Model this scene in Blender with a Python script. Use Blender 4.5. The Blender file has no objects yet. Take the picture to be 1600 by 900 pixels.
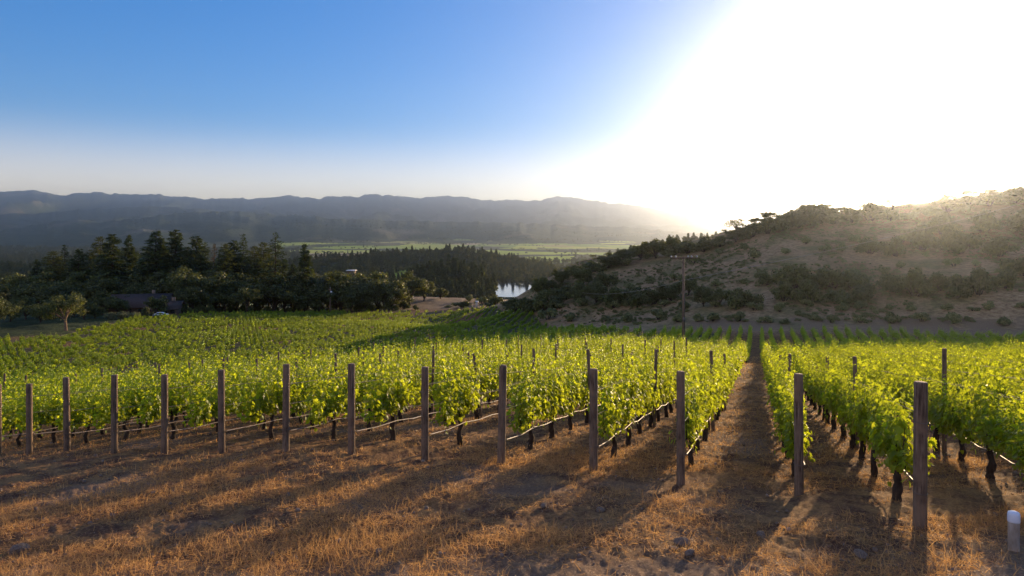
import bpy, math, random
import numpy as np
from mathutils import Vector, Matrix

SC = bpy.context.scene
COL = SC.collection
F = 1067.0            # focal length in 1600-px units
HY = 360.0            # horizon row
PI = math.pi
random.seed(11)
rng = np.random.default_rng(11)

# ------------------------------------------------------------------ camera
cam_d = bpy.data.cameras.new("camera")
cam = bpy.data.objects.new("camera", cam_d)
COL.objects.link(cam)
cam_d.sensor_width = 36.0
cam_d.lens = 36.0 * F / 1600.0
cam_d.clip_start = 0.05
cam_d.clip_end = 60000
cam.location = (0, 0, 0)
cam.rotation_euler = (PI / 2, 0, 0)
cam_d.shift_y = -90.0 / 1600.0
SC.camera = cam

# ------------------------------------------------------------------ light
SUN_AZ, SUN_EL = math.radians(31.5), math.radians(6.6)
world = bpy.data.worlds.new("World")
SC.world = world
world.use_nodes = True
nt = world.node_tree
nt.nodes.clear()
sky = nt.nodes.new("ShaderNodeTexSky")
sky.sky_type = 'NISHITA'
sky.sun_disc = False
sky.sun_elevation = SUN_EL
sky.sun_rotation = SUN_AZ
sky.altitude = 200
sky.air_density = 1.0
sky.dust_density = 0.15
sky.ozone_density = 2.0
bg = nt.nodes.new("ShaderNodeBackground")
bg.inputs["Strength"].default_value = 0.087
wo = nt.nodes.new("ShaderNodeOutputWorld")
hs = nt.nodes.new("ShaderNodeHueSaturation"); hs.inputs["Saturation"].default_value = 1.9
tint = nt.nodes.new("ShaderNodeMix"); tint.data_type = 'RGBA'; tint.blend_type = 'MULTIPLY'; tint.inputs[0].default_value = 1.0
tint.inputs[7].default_value = (0.84, 1.16, 1.85, 1)          # white balance of the picture
gm = nt.nodes.new("ShaderNodeGamma"); gm.inputs[1].default_value = 0.55
nt.links.new(sky.outputs[0], gm.inputs[0]); nt.links.new(gm.outputs[0], hs.inputs["Color"]); nt.links.new(hs.outputs[0], tint.inputs[6])
# pale dusty layer of air lying along the horizon, all round
tcw = nt.nodes.new("ShaderNodeTexCoord"); sxyz = nt.nodes.new("ShaderNodeSeparateXYZ")
nt.links.new(tcw.outputs["Generated"], sxyz.inputs[0])
lay = nt.nodes.new("ShaderNodeMapRange"); lay.interpolation_type = 'SMOOTHERSTEP'
lay.inputs[1].default_value = -0.02; lay.inputs[2].default_value = 0.17; lay.inputs[3].default_value = 0.8; lay.inputs[4].default_value = 0.0
nt.links.new(sxyz.outputs[2], lay.inputs[0])
add = nt.nodes.new("ShaderNodeMix"); add.data_type = 'RGBA'; add.blend_type = 'ADD'
add.inputs[7].default_value = (8.6, 5.7, 3.3, 1)
nt.links.new(lay.outputs[0], add.inputs[0]); nt.links.new(tint.outputs[2], add.inputs[6])
# bright aureole round the sun, in the sun's own direction
def wmath(op, a, b=None):
    m_ = nt.nodes.new("ShaderNodeMath"); m_.operation = op
    for q_, v_ in ((0, a), (1, b)):
        if v_ is None: continue
        if isinstance(v_, (int, float)): m_.inputs[q_].default_value = v_
        else: nt.links.new(v_, m_.inputs[q_])
    return m_.outputs[0]
dp = nt.nodes.new("ShaderNodeVectorMath"); dp.operation = 'DOT_PRODUCT'
dp.inputs[1].default_value = (math.sin(SUN_AZ) * math.cos(SUN_EL), math.cos(SUN_AZ) * math.cos(SUN_EL), math.sin(SUN_EL))
nt.links.new(tcw.outputs["Generated"], dp.inputs[0])
cl = wmath('MAXIMUM', dp.outputs["Value"], 0.0)
glow = wmath('ADD', wmath('MULTIPLY', wmath('POWER', cl, 60.0), 7.0), wmath('MULTIPLY', wmath('POWER', cl, 8.0), 0.9))
gc = nt.nodes.new("ShaderNodeVectorMath"); gc.operation = 'SCALE'; gc.inputs[0].default_value = (1.0, 0.82, 0.76)
nt.links.new(glow, gc.inputs["Scale"])
ga = nt.nodes.new("ShaderNodeVectorMath"); ga.operation = 'ADD'
# added peach fill in the unseen sky opposite the sun, to lift the shade
anti_fill = nt.nodes.new("ShaderNodeVectorMath"); anti_fill.operation = 'SCALE'; anti_fill.inputs[0].default_value = (2.1, 1.4, 0.8)
nt.links.new(wmath('MAXIMUM', wmath('SUBTRACT', 0.25, dp.outputs["Value"]), 0.0), anti_fill.inputs["Scale"])
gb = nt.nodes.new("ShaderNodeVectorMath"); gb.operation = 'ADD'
nt.links.new(add.outputs[2], gb.inputs[0]); nt.links.new(anti_fill.outputs[0], gb.inputs[1])
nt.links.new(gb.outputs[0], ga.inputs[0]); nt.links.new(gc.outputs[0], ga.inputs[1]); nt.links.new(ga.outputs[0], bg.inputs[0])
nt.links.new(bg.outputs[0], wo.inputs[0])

sun_d = bpy.data.lights.new("sun", 'SUN')
sun_d.energy = 5.0
sun_d.angle = math.radians(0.55)
sun_d.color = (1.0, 0.71, 0.40)
sun = bpy.data.objects.new("sun", sun_d)
COL.objects.link(sun)
SDIR = Vector((math.sin(SUN_AZ) * math.cos(SUN_EL), math.cos(SUN_AZ) * math.cos(SUN_EL), math.sin(SUN_EL)))
sun.rotation_euler = SDIR.to_track_quat('Z', 'Y').to_euler()

SC.view_settings.view_transform = 'Standard'
SC.view_settings.look = 'None'
SC.view_settings.gamma = 1.0
SC.view_settings.exposure = 1.27
SC.render.engine = 'CYCLES'
cy = SC.cycles
cy.use_denoising = True
try:
    cy.denoiser = 'OPENIMAGEDENOISE'
except Exception:
    pass
cy.max_bounces = 7
cy.diffuse_bounces = 3
cy.glossy_bounces = 2
cy.transmission_bounces = 4
cy.volume_bounces = 1
cy.transparent_max_bounces = 8
cy.sample_clamp_indirect = 6.0

HAZE = 8.5e-5
HAZE_G = 0.945

# ------------------------------------------------------------------ numpy helpers
def hash2(ix, iy, seed):
    h = (ix.astype(np.int64) * 374761393 + iy.astype(np.int64) * 668265263 + seed * 1442695041) & 0xFFFFFFFF
    h = ((h ^ (h >> 13)) * 1274126177) & 0xFFFFFFFF
    h = (h ^ (h >> 16)) & 0xFFFFFFFF
    return h / 4294967295.0

def vnoise(x, y, seed=0):
    x = np.asarray(x, float); y = np.asarray(y, float)
    ix = np.floor(x); iy = np.floor(y)
    fx = x - ix; fy = y - iy
    fx = fx * fx * (3 - 2 * fx); fy = fy * fy * (3 - 2 * fy)
    a = hash2(ix, iy, seed); b = hash2(ix + 1, iy, seed)
    c = hash2(ix, iy + 1, seed); d = hash2(ix + 1, iy + 1, seed)
    return (a * (1 - fx) + b * fx) * (1 - fy) + (c * (1 - fx) + d * fx) * fy   # 0..1

def fbm(x, y, oct=4, seed=0):
    s = 0; a = 0.5; t = 0
    for k in range(oct):
        s = s + a * vnoise(x * 2 ** k + 13.7 * k, y * 2 ** k - 7.1 * k, seed + k); t += a; a *= 0.5
    return s / t * 2 - 1      # -1..1

def sstep(a, b, x):
    t = np.clip((x - a) / (b - a), 0, 1)
    return t * t * (3 - 2 * t)

# ------------------------------------------------------------------ terrain
def P(px, py, Y):
    return ((px - 800) / F * Y, Y, -(py - HY) / F * Y)

POSTS = [(4.57, 7.65, -3.33), (3.93, 9.35, -3.64), (2.47, 10.0, -3.71), (1.29, 10.8, -3.84), (-0.18, 11.4, -3.90),
         (-1.53, 12.0, -4.02), (-2.94, 12.5, -4.10), (-4.32, 13.05, -4.24), (-5.78, 13.6, -4.41), (-7.2, 14.15, -4.60),
         (-8.5, 14.6, -4.72), (-9.9, 15.2, -4.96), (-11.2, 15.85, -5.15)]
CP = list(POSTS)
def plane(x, y): return -2.1 + 0.04 * x - 0.1845 * y
for x, y in [(0, 0), (-6, 3), (6, 2), (0, 5), (-5, 8), (-12, 8), (12, 6), (15, 12), (-10, -8), (10, -10), (0, -20), (-30, -10), (30, -10),
             (-22, 16), (25, 12), (-16, 18)]:
    CP.append((x, y, plane(x, y)))
for t in [(1185, 571, 62), (1185, 535, 95), (1185, 517, 106), (1185, 504, 114),
          (1600, 590, 35), (1600, 568, 60), (1600, 545, 85), (1600, 525, 94), (1600, 512, 102),
          (1400, 565, 62), (1400, 538, 92), (1400, 522, 100), (1400, 508, 108), (1400, 600, 30), (1185, 640, 22),
          (1000, 552, 62), (1000, 530, 110), (1000, 514, 125), (1000, 505, 135),
          (900, 553, 58), (900, 527, 115), (900, 514, 145), (900, 505, 155),
          (800, 559, 52), (800, 546, 100), (800, 517, 160), (800, 498, 220),
          (700, 569, 46), (700, 522, 165), (700, 485, 265), (700, 470, 300), (710, 459, 340),
          (600, 582, 42), (600, 579, 95), (600, 535, 155), (600, 510, 200), (600, 485, 265),
          (400, 603, 36), (400, 597, 90), (400, 545, 150), (400, 515, 190), (400, 490, 240), (500, 487, 268), (500, 467, 330),
          (200, 626, 33), (200, 609, 75), (200, 572, 120), (200, 535, 155), (200, 500, 195), (200, 486, 240), (200, 480, 300),
          (0, 645, 31), (0, 623, 65), (0, 585, 108), (0, 555, 130), (0, 530, 150), (0, 502, 200), (0, 490, 260),
          (-300, 676, 31), (-300, 620, 80), (-300, 540, 150), (-300, 490, 250),
          (790, 490, 225), (770, 478, 265), (780, 462, 330),
          (850, 505, 165), (850, 472, 190), (850, 447, 215), (840, 455, 260),
          (900, 480, 170), (900, 442, 200), (900, 411, 235), (900, 450, 290),
          (1000, 480, 155), (1000, 440, 185), (1000, 403, 225), (1000, 392, 240), (1000, 420, 310),
          (1100, 480, 135), (1100, 440, 160), (1100, 400, 190), (1100, 381, 210), (1100, 400, 300),
          (1185, 470, 130), (1185, 420, 155), (1185, 374, 185), (1185, 354, 205), (1185, 375, 300),
          (1300, 470, 125), (1300, 420, 148), (1300, 370, 178), (1300, 340, 205), (1300, 360, 310),
          (1400, 470, 120), (1400, 400, 155), (1400, 350, 190), (1400, 330, 212), (1400, 350, 320),
          (1500, 470, 115), (1500, 400, 150), (1500, 350, 185), (1500, 316, 220), (1500, 330, 320),
          (1600, 470, 112), (1600, 400, 148), (1600, 350, 182), (1600, 308, 225), (1600, 315, 330),
          (1900, 450, 110), (1900, 350, 175), (1900, 280, 240), (1900, 300, 340), (1900, 560, 60), (2300, 540, 50), (2300, 400, 110)]:
    CP.append(P(*t))
CP = np.array(CP)
_SCL = 100.0
def _tps_fit(cp, lam=2e-4):
    xy = cp[:, :2] / _SCL; n = len(cp)
    d2 = ((xy[:, None] - xy[None]) ** 2).sum(-1)
    K = np.where(d2 > 0, 0.5 * d2 * np.log(np.maximum(d2, 1e-12)), 0) + lam * np.eye(n)
    Pm = np.hstack([np.ones((n, 1)), xy])
    A = np.zeros((n + 3, n + 3)); A[:n, :n] = K; A[:n, n:] = Pm; A[n:, :n] = Pm.T
    b = np.zeros(n + 3); b[:n] = cp[:, 2]
    return np.linalg.solve(A, b)
_W = _tps_fit(CP)
def near_h(x, y):
    x = np.asarray(x, float).ravel(); y = np.asarray(y, float).ravel()
    out = np.empty_like(x)
    for s in range(0, len(x), 40000):
        xs = x[s:s + 40000, None] / _SCL; ys = y[s:s + 40000, None] / _SCL
        d2 = (xs - CP[None, :, 0] / _SCL) ** 2 + (ys - CP[None, :, 1] / _SCL) ** 2
        U = np.where(d2 > 0, 0.5 * d2 * np.log(np.maximum(d2, 1e-12)), 0)
        out[s:s + 40000] = U @ _W[:len(CP)] + _W[-3] + _W[-2] * xs[:, 0] + _W[-1] * ys[:, 0]
    return out

def az_px(a):      # azimuth -> picture column (for tables of ridge heights)
    return 800 + F * np.tan(np.clip(a, -1.15, 1.15))

RIDGES = [
    # name, distance, front width, back width, columns, crest rows
    ("far", 13600, 5200, 3000,
     [-1600, -400, 0, 50, 95, 130, 165, 200, 240, 280, 320, 360, 430, 480, 500, 540, 600, 650, 700, 740, 780, 830, 870, 920, 960, 1000, 1040, 1100, 1180, 1250, 1600, 3000],
     [310, 303, 299, 299, 305, 303, 301, 303, 303, 305, 312, 310, 307, 306, 310, 307, 304, 309, 306, 310, 312, 313, 307, 312, 319, 323, 329, 331, 334, 340, 345, 345]),
    ("middle", 9600, 3300, 1500,
     [-1600, 0, 100, 200, 260, 330, 400, 500, 600, 800, 3000],
     [340, 337, 330, 322, 323, 328, 331, 343, 352, 370, 395]),
    ("foothill", 7200, 2200, 1000,
     [-1600, 0, 70, 130, 162, 210, 260, 350, 450, 560, 700, 850, 1000, 1100, 3000],
     [360, 362, 349, 343, 347, 342, 334, 330, 336, 343, 346, 350, 356, 366, 390]),
    ("wooded", 1500, 480, 350,
     [-1600, -200, 0, 60, 120, 300, 420, 500, 560, 620, 680, 720, 750, 800, 850, 900, 1000, 3000],
     [425, 425, 425, 422, 420, 420, 418, 408, 404, 398, 396, 391, 396, 407, 416, 432, 460, 470]),
    ("knoll", 760, 150, 130,
     [-1600, 600, 640, 670, 700, 725, 750, 772, 800, 3000],
     [900, 520, 440, 427, 423, 424, 432, 448, 560, 900]),
    ("right_wood", 900, 320, 300,
     [-1600, 880, 950, 1000, 1050, 1100, 1150, 1300, 1600, 3000],
     [900, 470, 410, 398, 385, 377, 370, 362, 340, 300]),
    ("right_hill", 480, 160, 250,
     [-1600, 1250, 1450, 1500, 1550, 1600, 1700, 3000],
     [900, 450, 330, 306, 300, 292, 280, 260]),
]
def floor_h(r):
    return np.interp(r, [0, 330, 420, 600, 900, 1500, 2500, 4500, 6500, 9000, 30000], [-38, -40, -52, -68, -77, -92, -112, -118, -70, -60, -60])
POND = P(795, 451, 890)
def far_h(x, y):
    x = np.asarray(x, float).ravel(); y = np.asarray(y, float).ravel()
    r = np.hypot(x, y); a = np.arctan2(x, y); px = az_px(a); ca = np.maximum(np.cos(a), 0.35)
    zf = floor_h(r) + fbm(x / 260, y / 260, 3, 5) * np.interp(r, [300, 1000, 2000, 4200, 6000], [2, 3, 9, 12, 3])
    ex = (x - POND[0]) / 40.0; ey = (y - POND[1]) / 120.0
    pm = 1 - sstep(0.8, 1.6, ex * ex + ey * ey)
    zf = zf * (1 - pm) + (-78.2) * pm
    h = zf.copy(); which = np.zeros(len(x), int)
    for k, (nm, D, Wf, Wb, cx, cyy) in enumerate(RIDGES):
        wob = (fbm(a * 9 + k * 3.1, a * 0 + k, 3, 20 + k)) * 0.07 * D if D > 3000 else 0
        Dk = D + wob
        zc = -(np.interp(px, cx, cyy) - HY) / F * Dk * ca
        if D > 5000:
            zc = zc + fbm(a * 90, a * 0 + 3.3 * k, 4, 40 + k) * D * 0.0034
        base = zf
        t = np.where(r < Dk, 1 - (Dk - r) / Wf, 1 - (r - Dk) / Wb)
        t = np.clip(t, 0, 1)
        s = np.where(r < Dk, t ** 1.15 * (1.35 - 0.35 * t), t * t * (3 - 2 * t))
        hk = base + (zc - base) * s
        if D > 5000:
            sp = 1 - np.abs(fbm(x / 1500 + k, y / 1900, 4, 60 + k)) * 2.2
            sp2 = 1 - np.abs(fbm(x / 700 + k, y / 700, 3, 80 + k)) * 2.2
            env = 4 * t * (1 - t) * (r < Dk)
            hk = hk - (1 - sp) * env * np.maximum(zc - base, 0) * 0.42 - (1 - sp2) * env * np.maximum(zc - base, 0) * 0.16
        elif D > 700:
            hk = hk + fbm(x / 120, y / 120, 3, 90 + k) * 6 * (4 * t * (1 - t))
        m = (hk > h) & (t > 0)
        which = np.where(m, k + 1, which)
        h = np.where(m, hk, h)
    return h, which, pm

def terrain(x, y):
    x = np.asarray(x, float).ravel(); y = np.asarray(y, float).ravel()
    r = np.hypot(x, y); a = np.arctan2(x, y); px = az_px(a)
    hn = near_h(x, y)
    hf, which, pm = far_h(x, y)
    back = sstep(1.25, 1.7, np.abs(a))
    lo = np.interp(px, [600, 900, 1100, 1500], [320, 270, 265, 320]); hi = lo + 130
    w = sstep(0, 1, (r - lo) / (hi - lo))
    hb = -2.1 + 0.05 * x - 0.17 * np.maximum(y, -40)
    hb = np.clip(hb, -60, 8)
    w2 = back * sstep(12, 60, r)
    hn = hn * (1 - w2) + hb * w2
    h = hn * (1 - w) + hf * w
    return h, w, which, pm

def gh(x, y):
    return float(terrain([x], [y])[0][0])

def micro(x, y):      # small relief of the near ground
    r = np.hypot(x, y)
    k = 1 - sstep(25, 70, r)
    m = fbm(x * 0.9, y * 0.9, 3, 101) * 0.06 + fbm(x * 4.5, y * 4.5, 3, 111) * 0.042 + fbm(x * 17, y * 17, 2, 121) * 0.018
    m2 = fbm(x / 7, y / 7, 3, 131) * 0.5 * sstep(110, 160, r) * (1 - sstep(400, 700, r))
    return m * k + m2

def Z(x, y):
    x = np.atleast_1d(np.asarray(x, float)); y = np.atleast_1d(np.asarray(y, float))
    return terrain(x, y)[0] + micro(x, y)
def z1(x, y): return float(Z(x, y)[0])

# field boundary: farthest vines by column
FB_PX = [-400, 0, 100, 200, 400, 520, 640, 730, 770, 800, 850, 900, 1000, 1185, 1400, 1600, 2100]
FB_Y = [150, 146, 155, 193, 240, 258, 256, 256, 240, 215, 158, 143, 117, 102, 98, 91, 86]
NB_PX = [-400, 0, 200, 400, 600, 800, 1000, 1100, 2100]       # end of the near block
NB_Y = [28, 30, 33, 37, 43, 54, 66, 200, 200]

# ------------------------------------------------------------------ materials
def new_mat(name):
    m = bpy.data.materials.new(name); m.use_nodes = True
    n = m.node_tree; n.nodes.clear()
    out = n.nodes.new("ShaderNodeOutputMaterial")
    return m, n, out
def N(n, typ, **kw):
    nd = n.nodes.new(typ)
    for k, v in kw.items():
        if k.startswith("i_"):
            nd.inputs[k[2:].replace("_", " ")].default_value = v
        else:
            setattr(nd, k, v)
    return nd
def ramp(n, fac, stops, interp='LINEAR'):
    r = n.nodes.new("ShaderNodeValToRGB"); r.color_ramp.interpolation = interp
    e = r.color_ramp.elements
    while len(e) < len(stops): e.new(0.5)
    for i, (p, c) in enumerate(stops):
        e[i].position = p; e[i].color = (*c, 1) if len(c) == 3 else c
    n.links.new(fac, r.inputs[0]); return r.outputs[0]
def mixc(n, fac, a, b, mode='MIX'):
    m = n.nodes.new("ShaderNodeMix"); m.data_type = 'RGBA'; m.blend_type = mode
    for sock, v in ((m.inputs[0], fac), (m.inputs[6], a), (m.inputs[7], b)):
        if isinstance(v, bpy.types.NodeSocket): n.links.new(v, sock)
        elif isinstance(v, (int, float)): sock.default_value = v
        else: sock.default_value = (*v, 1)
    return m.outputs[2]
def noise(n, scale, detail=4, rough=0.6, vec=None, dim='3D'):
    t = n.nodes.new("ShaderNodeTexNoise"); t.inputs["Scale"].default_value = scale
    t.inputs["Detail"].default_value = detail; t.inputs["Roughness"].default_value = rough
    if vec is not None: n.links.new(vec, t.inputs["Vector"])
    return t.outputs[0]
def coords(n, kind="Object"):
    return n.nodes.new("ShaderNodeTexCoord").outputs[kind]

def mat_leaf(name, c1, c2, tr, trans=0.45, rough=0.55):
    m, n, out = new_mat(name)
    g = n.nodes.new("ShaderNodeNewGeometry")
    oi = n.nodes.new("ShaderNodeObjectInfo")
    col = ramp(n, g.outputs["Random Per Island"], [(0.0, tuple(v * 0.6 for v in c1)), (0.35, c1), (0.8, c2), (1.0, tuple(min(1, v * w_) for v, w_ in zip(c2, (1.9, 1.5, 1.3))))])
    hv = n.nodes.new("ShaderNodeHueSaturation")
    mr = N(n, "ShaderNodeMapRange"); mr.inputs[3].default_value = 0.78; mr.inputs[4].default_value = 1.2
    n.links.new(oi.outputs["Random"], mr.inputs[0]); n.links.new(mr.outputs[0], hv.inputs["Value"]); n.links.new(col, hv.inputs["Color"])
    p = N(n, "ShaderNodeBsdfPrincipled"); p.inputs["Roughness"].default_value = rough
    p.inputs["Specular IOR Level"].default_value = 0.35
    n.links.new(hv.outputs[0], p.inputs["Base Color"])
    t = N(n, "ShaderNodeBsdfTranslucent")
    tc = mixc(n, g.outputs["Random Per Island"], tr, tuple(v * 0.72 for v in tr))
    n.links.new(tc, t.inputs[0])
    mx = N(n, "ShaderNodeMixShader"); mx.inputs[0].default_value = trans
    n.links.new(p.outputs[0], mx.inputs[1]); n.links.new(t.outputs[0], mx.inputs[2])
    n.links.new(mx.outputs[0], out.inputs[0])
    return m

def mat_simple(name, c1, c2, scale=8, rough=0.8, bump=0.3, stretch=(1, 1, 1), metal=0.0, detail=5, bdist=0.02):
    m, n, out = new_mat(name)
    mp = n.nodes.new("ShaderNodeMapping"); mp.inputs["Scale"].default_value = stretch
    n.links.new(coords(n), mp.inputs[0])
    f = noise(n, scale, detail, 0.65, mp.outputs[0])
    col = ramp(n, f, [(0.3, c1), (0.7, c2)])
    p = N(n, "ShaderNodeBsdfPrincipled"); p.inputs["Roughness"].default_value = rough; p.inputs["Metallic"].default_value = metal
    p.inputs["Specular IOR Level"].default_value = 0.3
    n.links.new(col, p.inputs["Base Color"])
    if bump:
        b = N(n, "ShaderNodeBump"); b.inputs["Strength"].default_value = bump; b.inputs["Distance"].default_value = bdist
        n.links.new(f, b.inputs["Height"]); n.links.new(b.outputs[0], p.inputs["Normal"])
    n.links.new(p.outputs[0], out.inputs[0]); return m

M = {}
M['vine_leaf'] = mat_leaf("vine_leaf", (0.055, 0.115, 0.010), (0.13, 0.21, 0.018), (0.78, 0.86, 0.03), 0.54, 0.5)
M['field_leaf'] = mat_leaf('field_leaf', (0.055, 0.11, 0.010), (0.13, 0.20, 0.02), (0.66, 0.78, 0.03), 0.54, 0.5)
M['oak_leaf'] = mat_leaf("oak_leaf", (0.045, 0.06, 0.015), (0.10, 0.12, 0.03), (0.2, 0.21, 0.03), 0.3, 0.6)
M['needle'] = mat_leaf("needle", (0.03, 0.055, 0.018), (0.07, 0.10, 0.03), (0.14, 0.17, 0.03), 0.25, 0.6)
M['dead_needle'] = mat_leaf("dead_needle", (0.09, 0.07, 0.04), (0.15, 0.11, 0.06), (0.2, 0.14, 0.06), 0.3, 0.7)
M['scrub_leaf'] = mat_leaf("scrub_leaf", (0.10, 0.12, 0.045), (0.22, 0.24, 0.09), (0.34, 0.34, 0.09), 0.35, 0.7)
M['pale_leaf'] = mat_leaf("pale_leaf", (0.14, 0.15, 0.07), (0.26, 0.27, 0.13), (0.3, 0.32, 0.1), 0.35, 0.7)
M['straw'] = mat_leaf("straw", (0.26, 0.11, 0.038), (0.68, 0.37, 0.145), (0.86, 0.5, 0.18), 0.4, 0.6)
M['bark'] = mat_simple("bark", (0.025, 0.016, 0.010), (0.085, 0.055, 0.035), 14, 0.9, 0.9, (1, 1, 0.25))
M['pale_bark'] = mat_simple("pale_bark", (0.12, 0.075, 0.045), (0.3, 0.2, 0.12), 6, 0.9, 0.6, (1, 1, 0.3))
M['wire'] = mat_simple("wire", (0.12, 0.10, 0.09), (0.2, 0.17, 0.14), 10, 0.7, 0, metal=0.3)
M['hose'] = mat_simple("hose", (0.24, 0.18, 0.14), (0.42, 0.33, 0.27), 5, 0.55, 0.1)
M['rock'] = mat_simple("rock", (0.12, 0.08, 0.055), (0.32, 0.23, 0.16), 6, 0.9, 0.8, bdist=0.03)
M['roof'] = mat_simple("roof", (0.05, 0.033, 0.025), (0.10, 0.065, 0.048), 3, 0.85, 0.3, (1, 1, 6))
M['siding'] = mat_simple("siding", (0.11, 0.07, 0.045), (0.19, 0.12, 0.08), 3, 0.8, 0.2, (1, 1, 8))
M['white'] = mat_simple("white_paint", (0.72, 0.72, 0.7), (0.82, 0.82, 0.8), 5, 0.4, 0.0)
M['glass'] = mat_simple("glass", (0.02, 0.025, 0.03), (0.04, 0.05, 0.06), 2, 0.08, 0.0)
M['rubber'] = mat_simple("rubber", (0.02, 0.02, 0.02), (0.035, 0.035, 0.035), 5, 0.8, 0.0)
M['pvc'] = mat_simple("pvc", (0.34, 0.27, 0.2), (0.62, 0.56, 0.5), 14, 0.5, 0.25, (1, 1, 0.4))
M['pvc_cap'] = mat_simple("pvc_cap", (0.72, 0.75, 0.8), (0.8, 0.82, 0.86), 9, 0.4, 0.0)
M['ceramic'] = mat_simple("ceramic", (0.55, 0.55, 0.52), (0.7, 0.7, 0.68), 5, 0.25, 0.0)

def mat_post():
    m, n, out = new_mat("post_wood")
    tc = n.nodes.new("ShaderNodeTexCoord")
    oi = n.nodes.new("ShaderNodeObjectInfo")
    add = N(n, "ShaderNodeVectorMath", operation='ADD'); n.links.new(tc.outputs["Object"], add.inputs[0])
    sc = N(n, "ShaderNodeVectorMath", operation='SCALE'); sc.inputs[0].default_value = (37, 17, 5)
    n.links.new(oi.outputs["Random"], sc.inputs["Scale"]); n.links.new(sc.outputs[0], add.inputs[1])
    mp = n.nodes.new("ShaderNodeMapping"); mp.inputs["Scale"].default_value = (1, 1, 0.06); n.links.new(add.outputs[0], mp.inputs[0])
    f = noise(n, 55, 6, 0.7, mp.outputs[0]); f2 = noise(n, 3.0, 4, 0.6, add.outputs[0])
    col = ramp(n, f, [(0.3, (0.025, 0.018, 0.012)), (0.5, (0.14, 0.092, 0.06)), (0.72, (0.33, 0.24, 0.165))])
    col2 = mixc(n, ramp(n, f2, [(0.4, (0, 0, 0)), (0.65, (1, 1, 1))]), col, (0.24, 0.16, 0.10))
    p = N(n, "ShaderNodeBsdfPrincipled"); p.inputs["Roughness"].default_value = 0.85
    p.inputs["Specular IOR Level"].default_value = 0.25
    n.links.new(col2, p.inputs["Base Color"])
    b = N(n, "ShaderNodeBump"); b.inputs["Strength"].default_value = 0.8; b.inputs["Distance"].default_value = 0.008
    n.links.new(f, b.inputs["Height"]); n.links.new(b.outputs[0], p.inputs["Normal"])
    n.links.new(p.outputs[0], out.inputs[0]); return m
M['post'] = mat_post()

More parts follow.
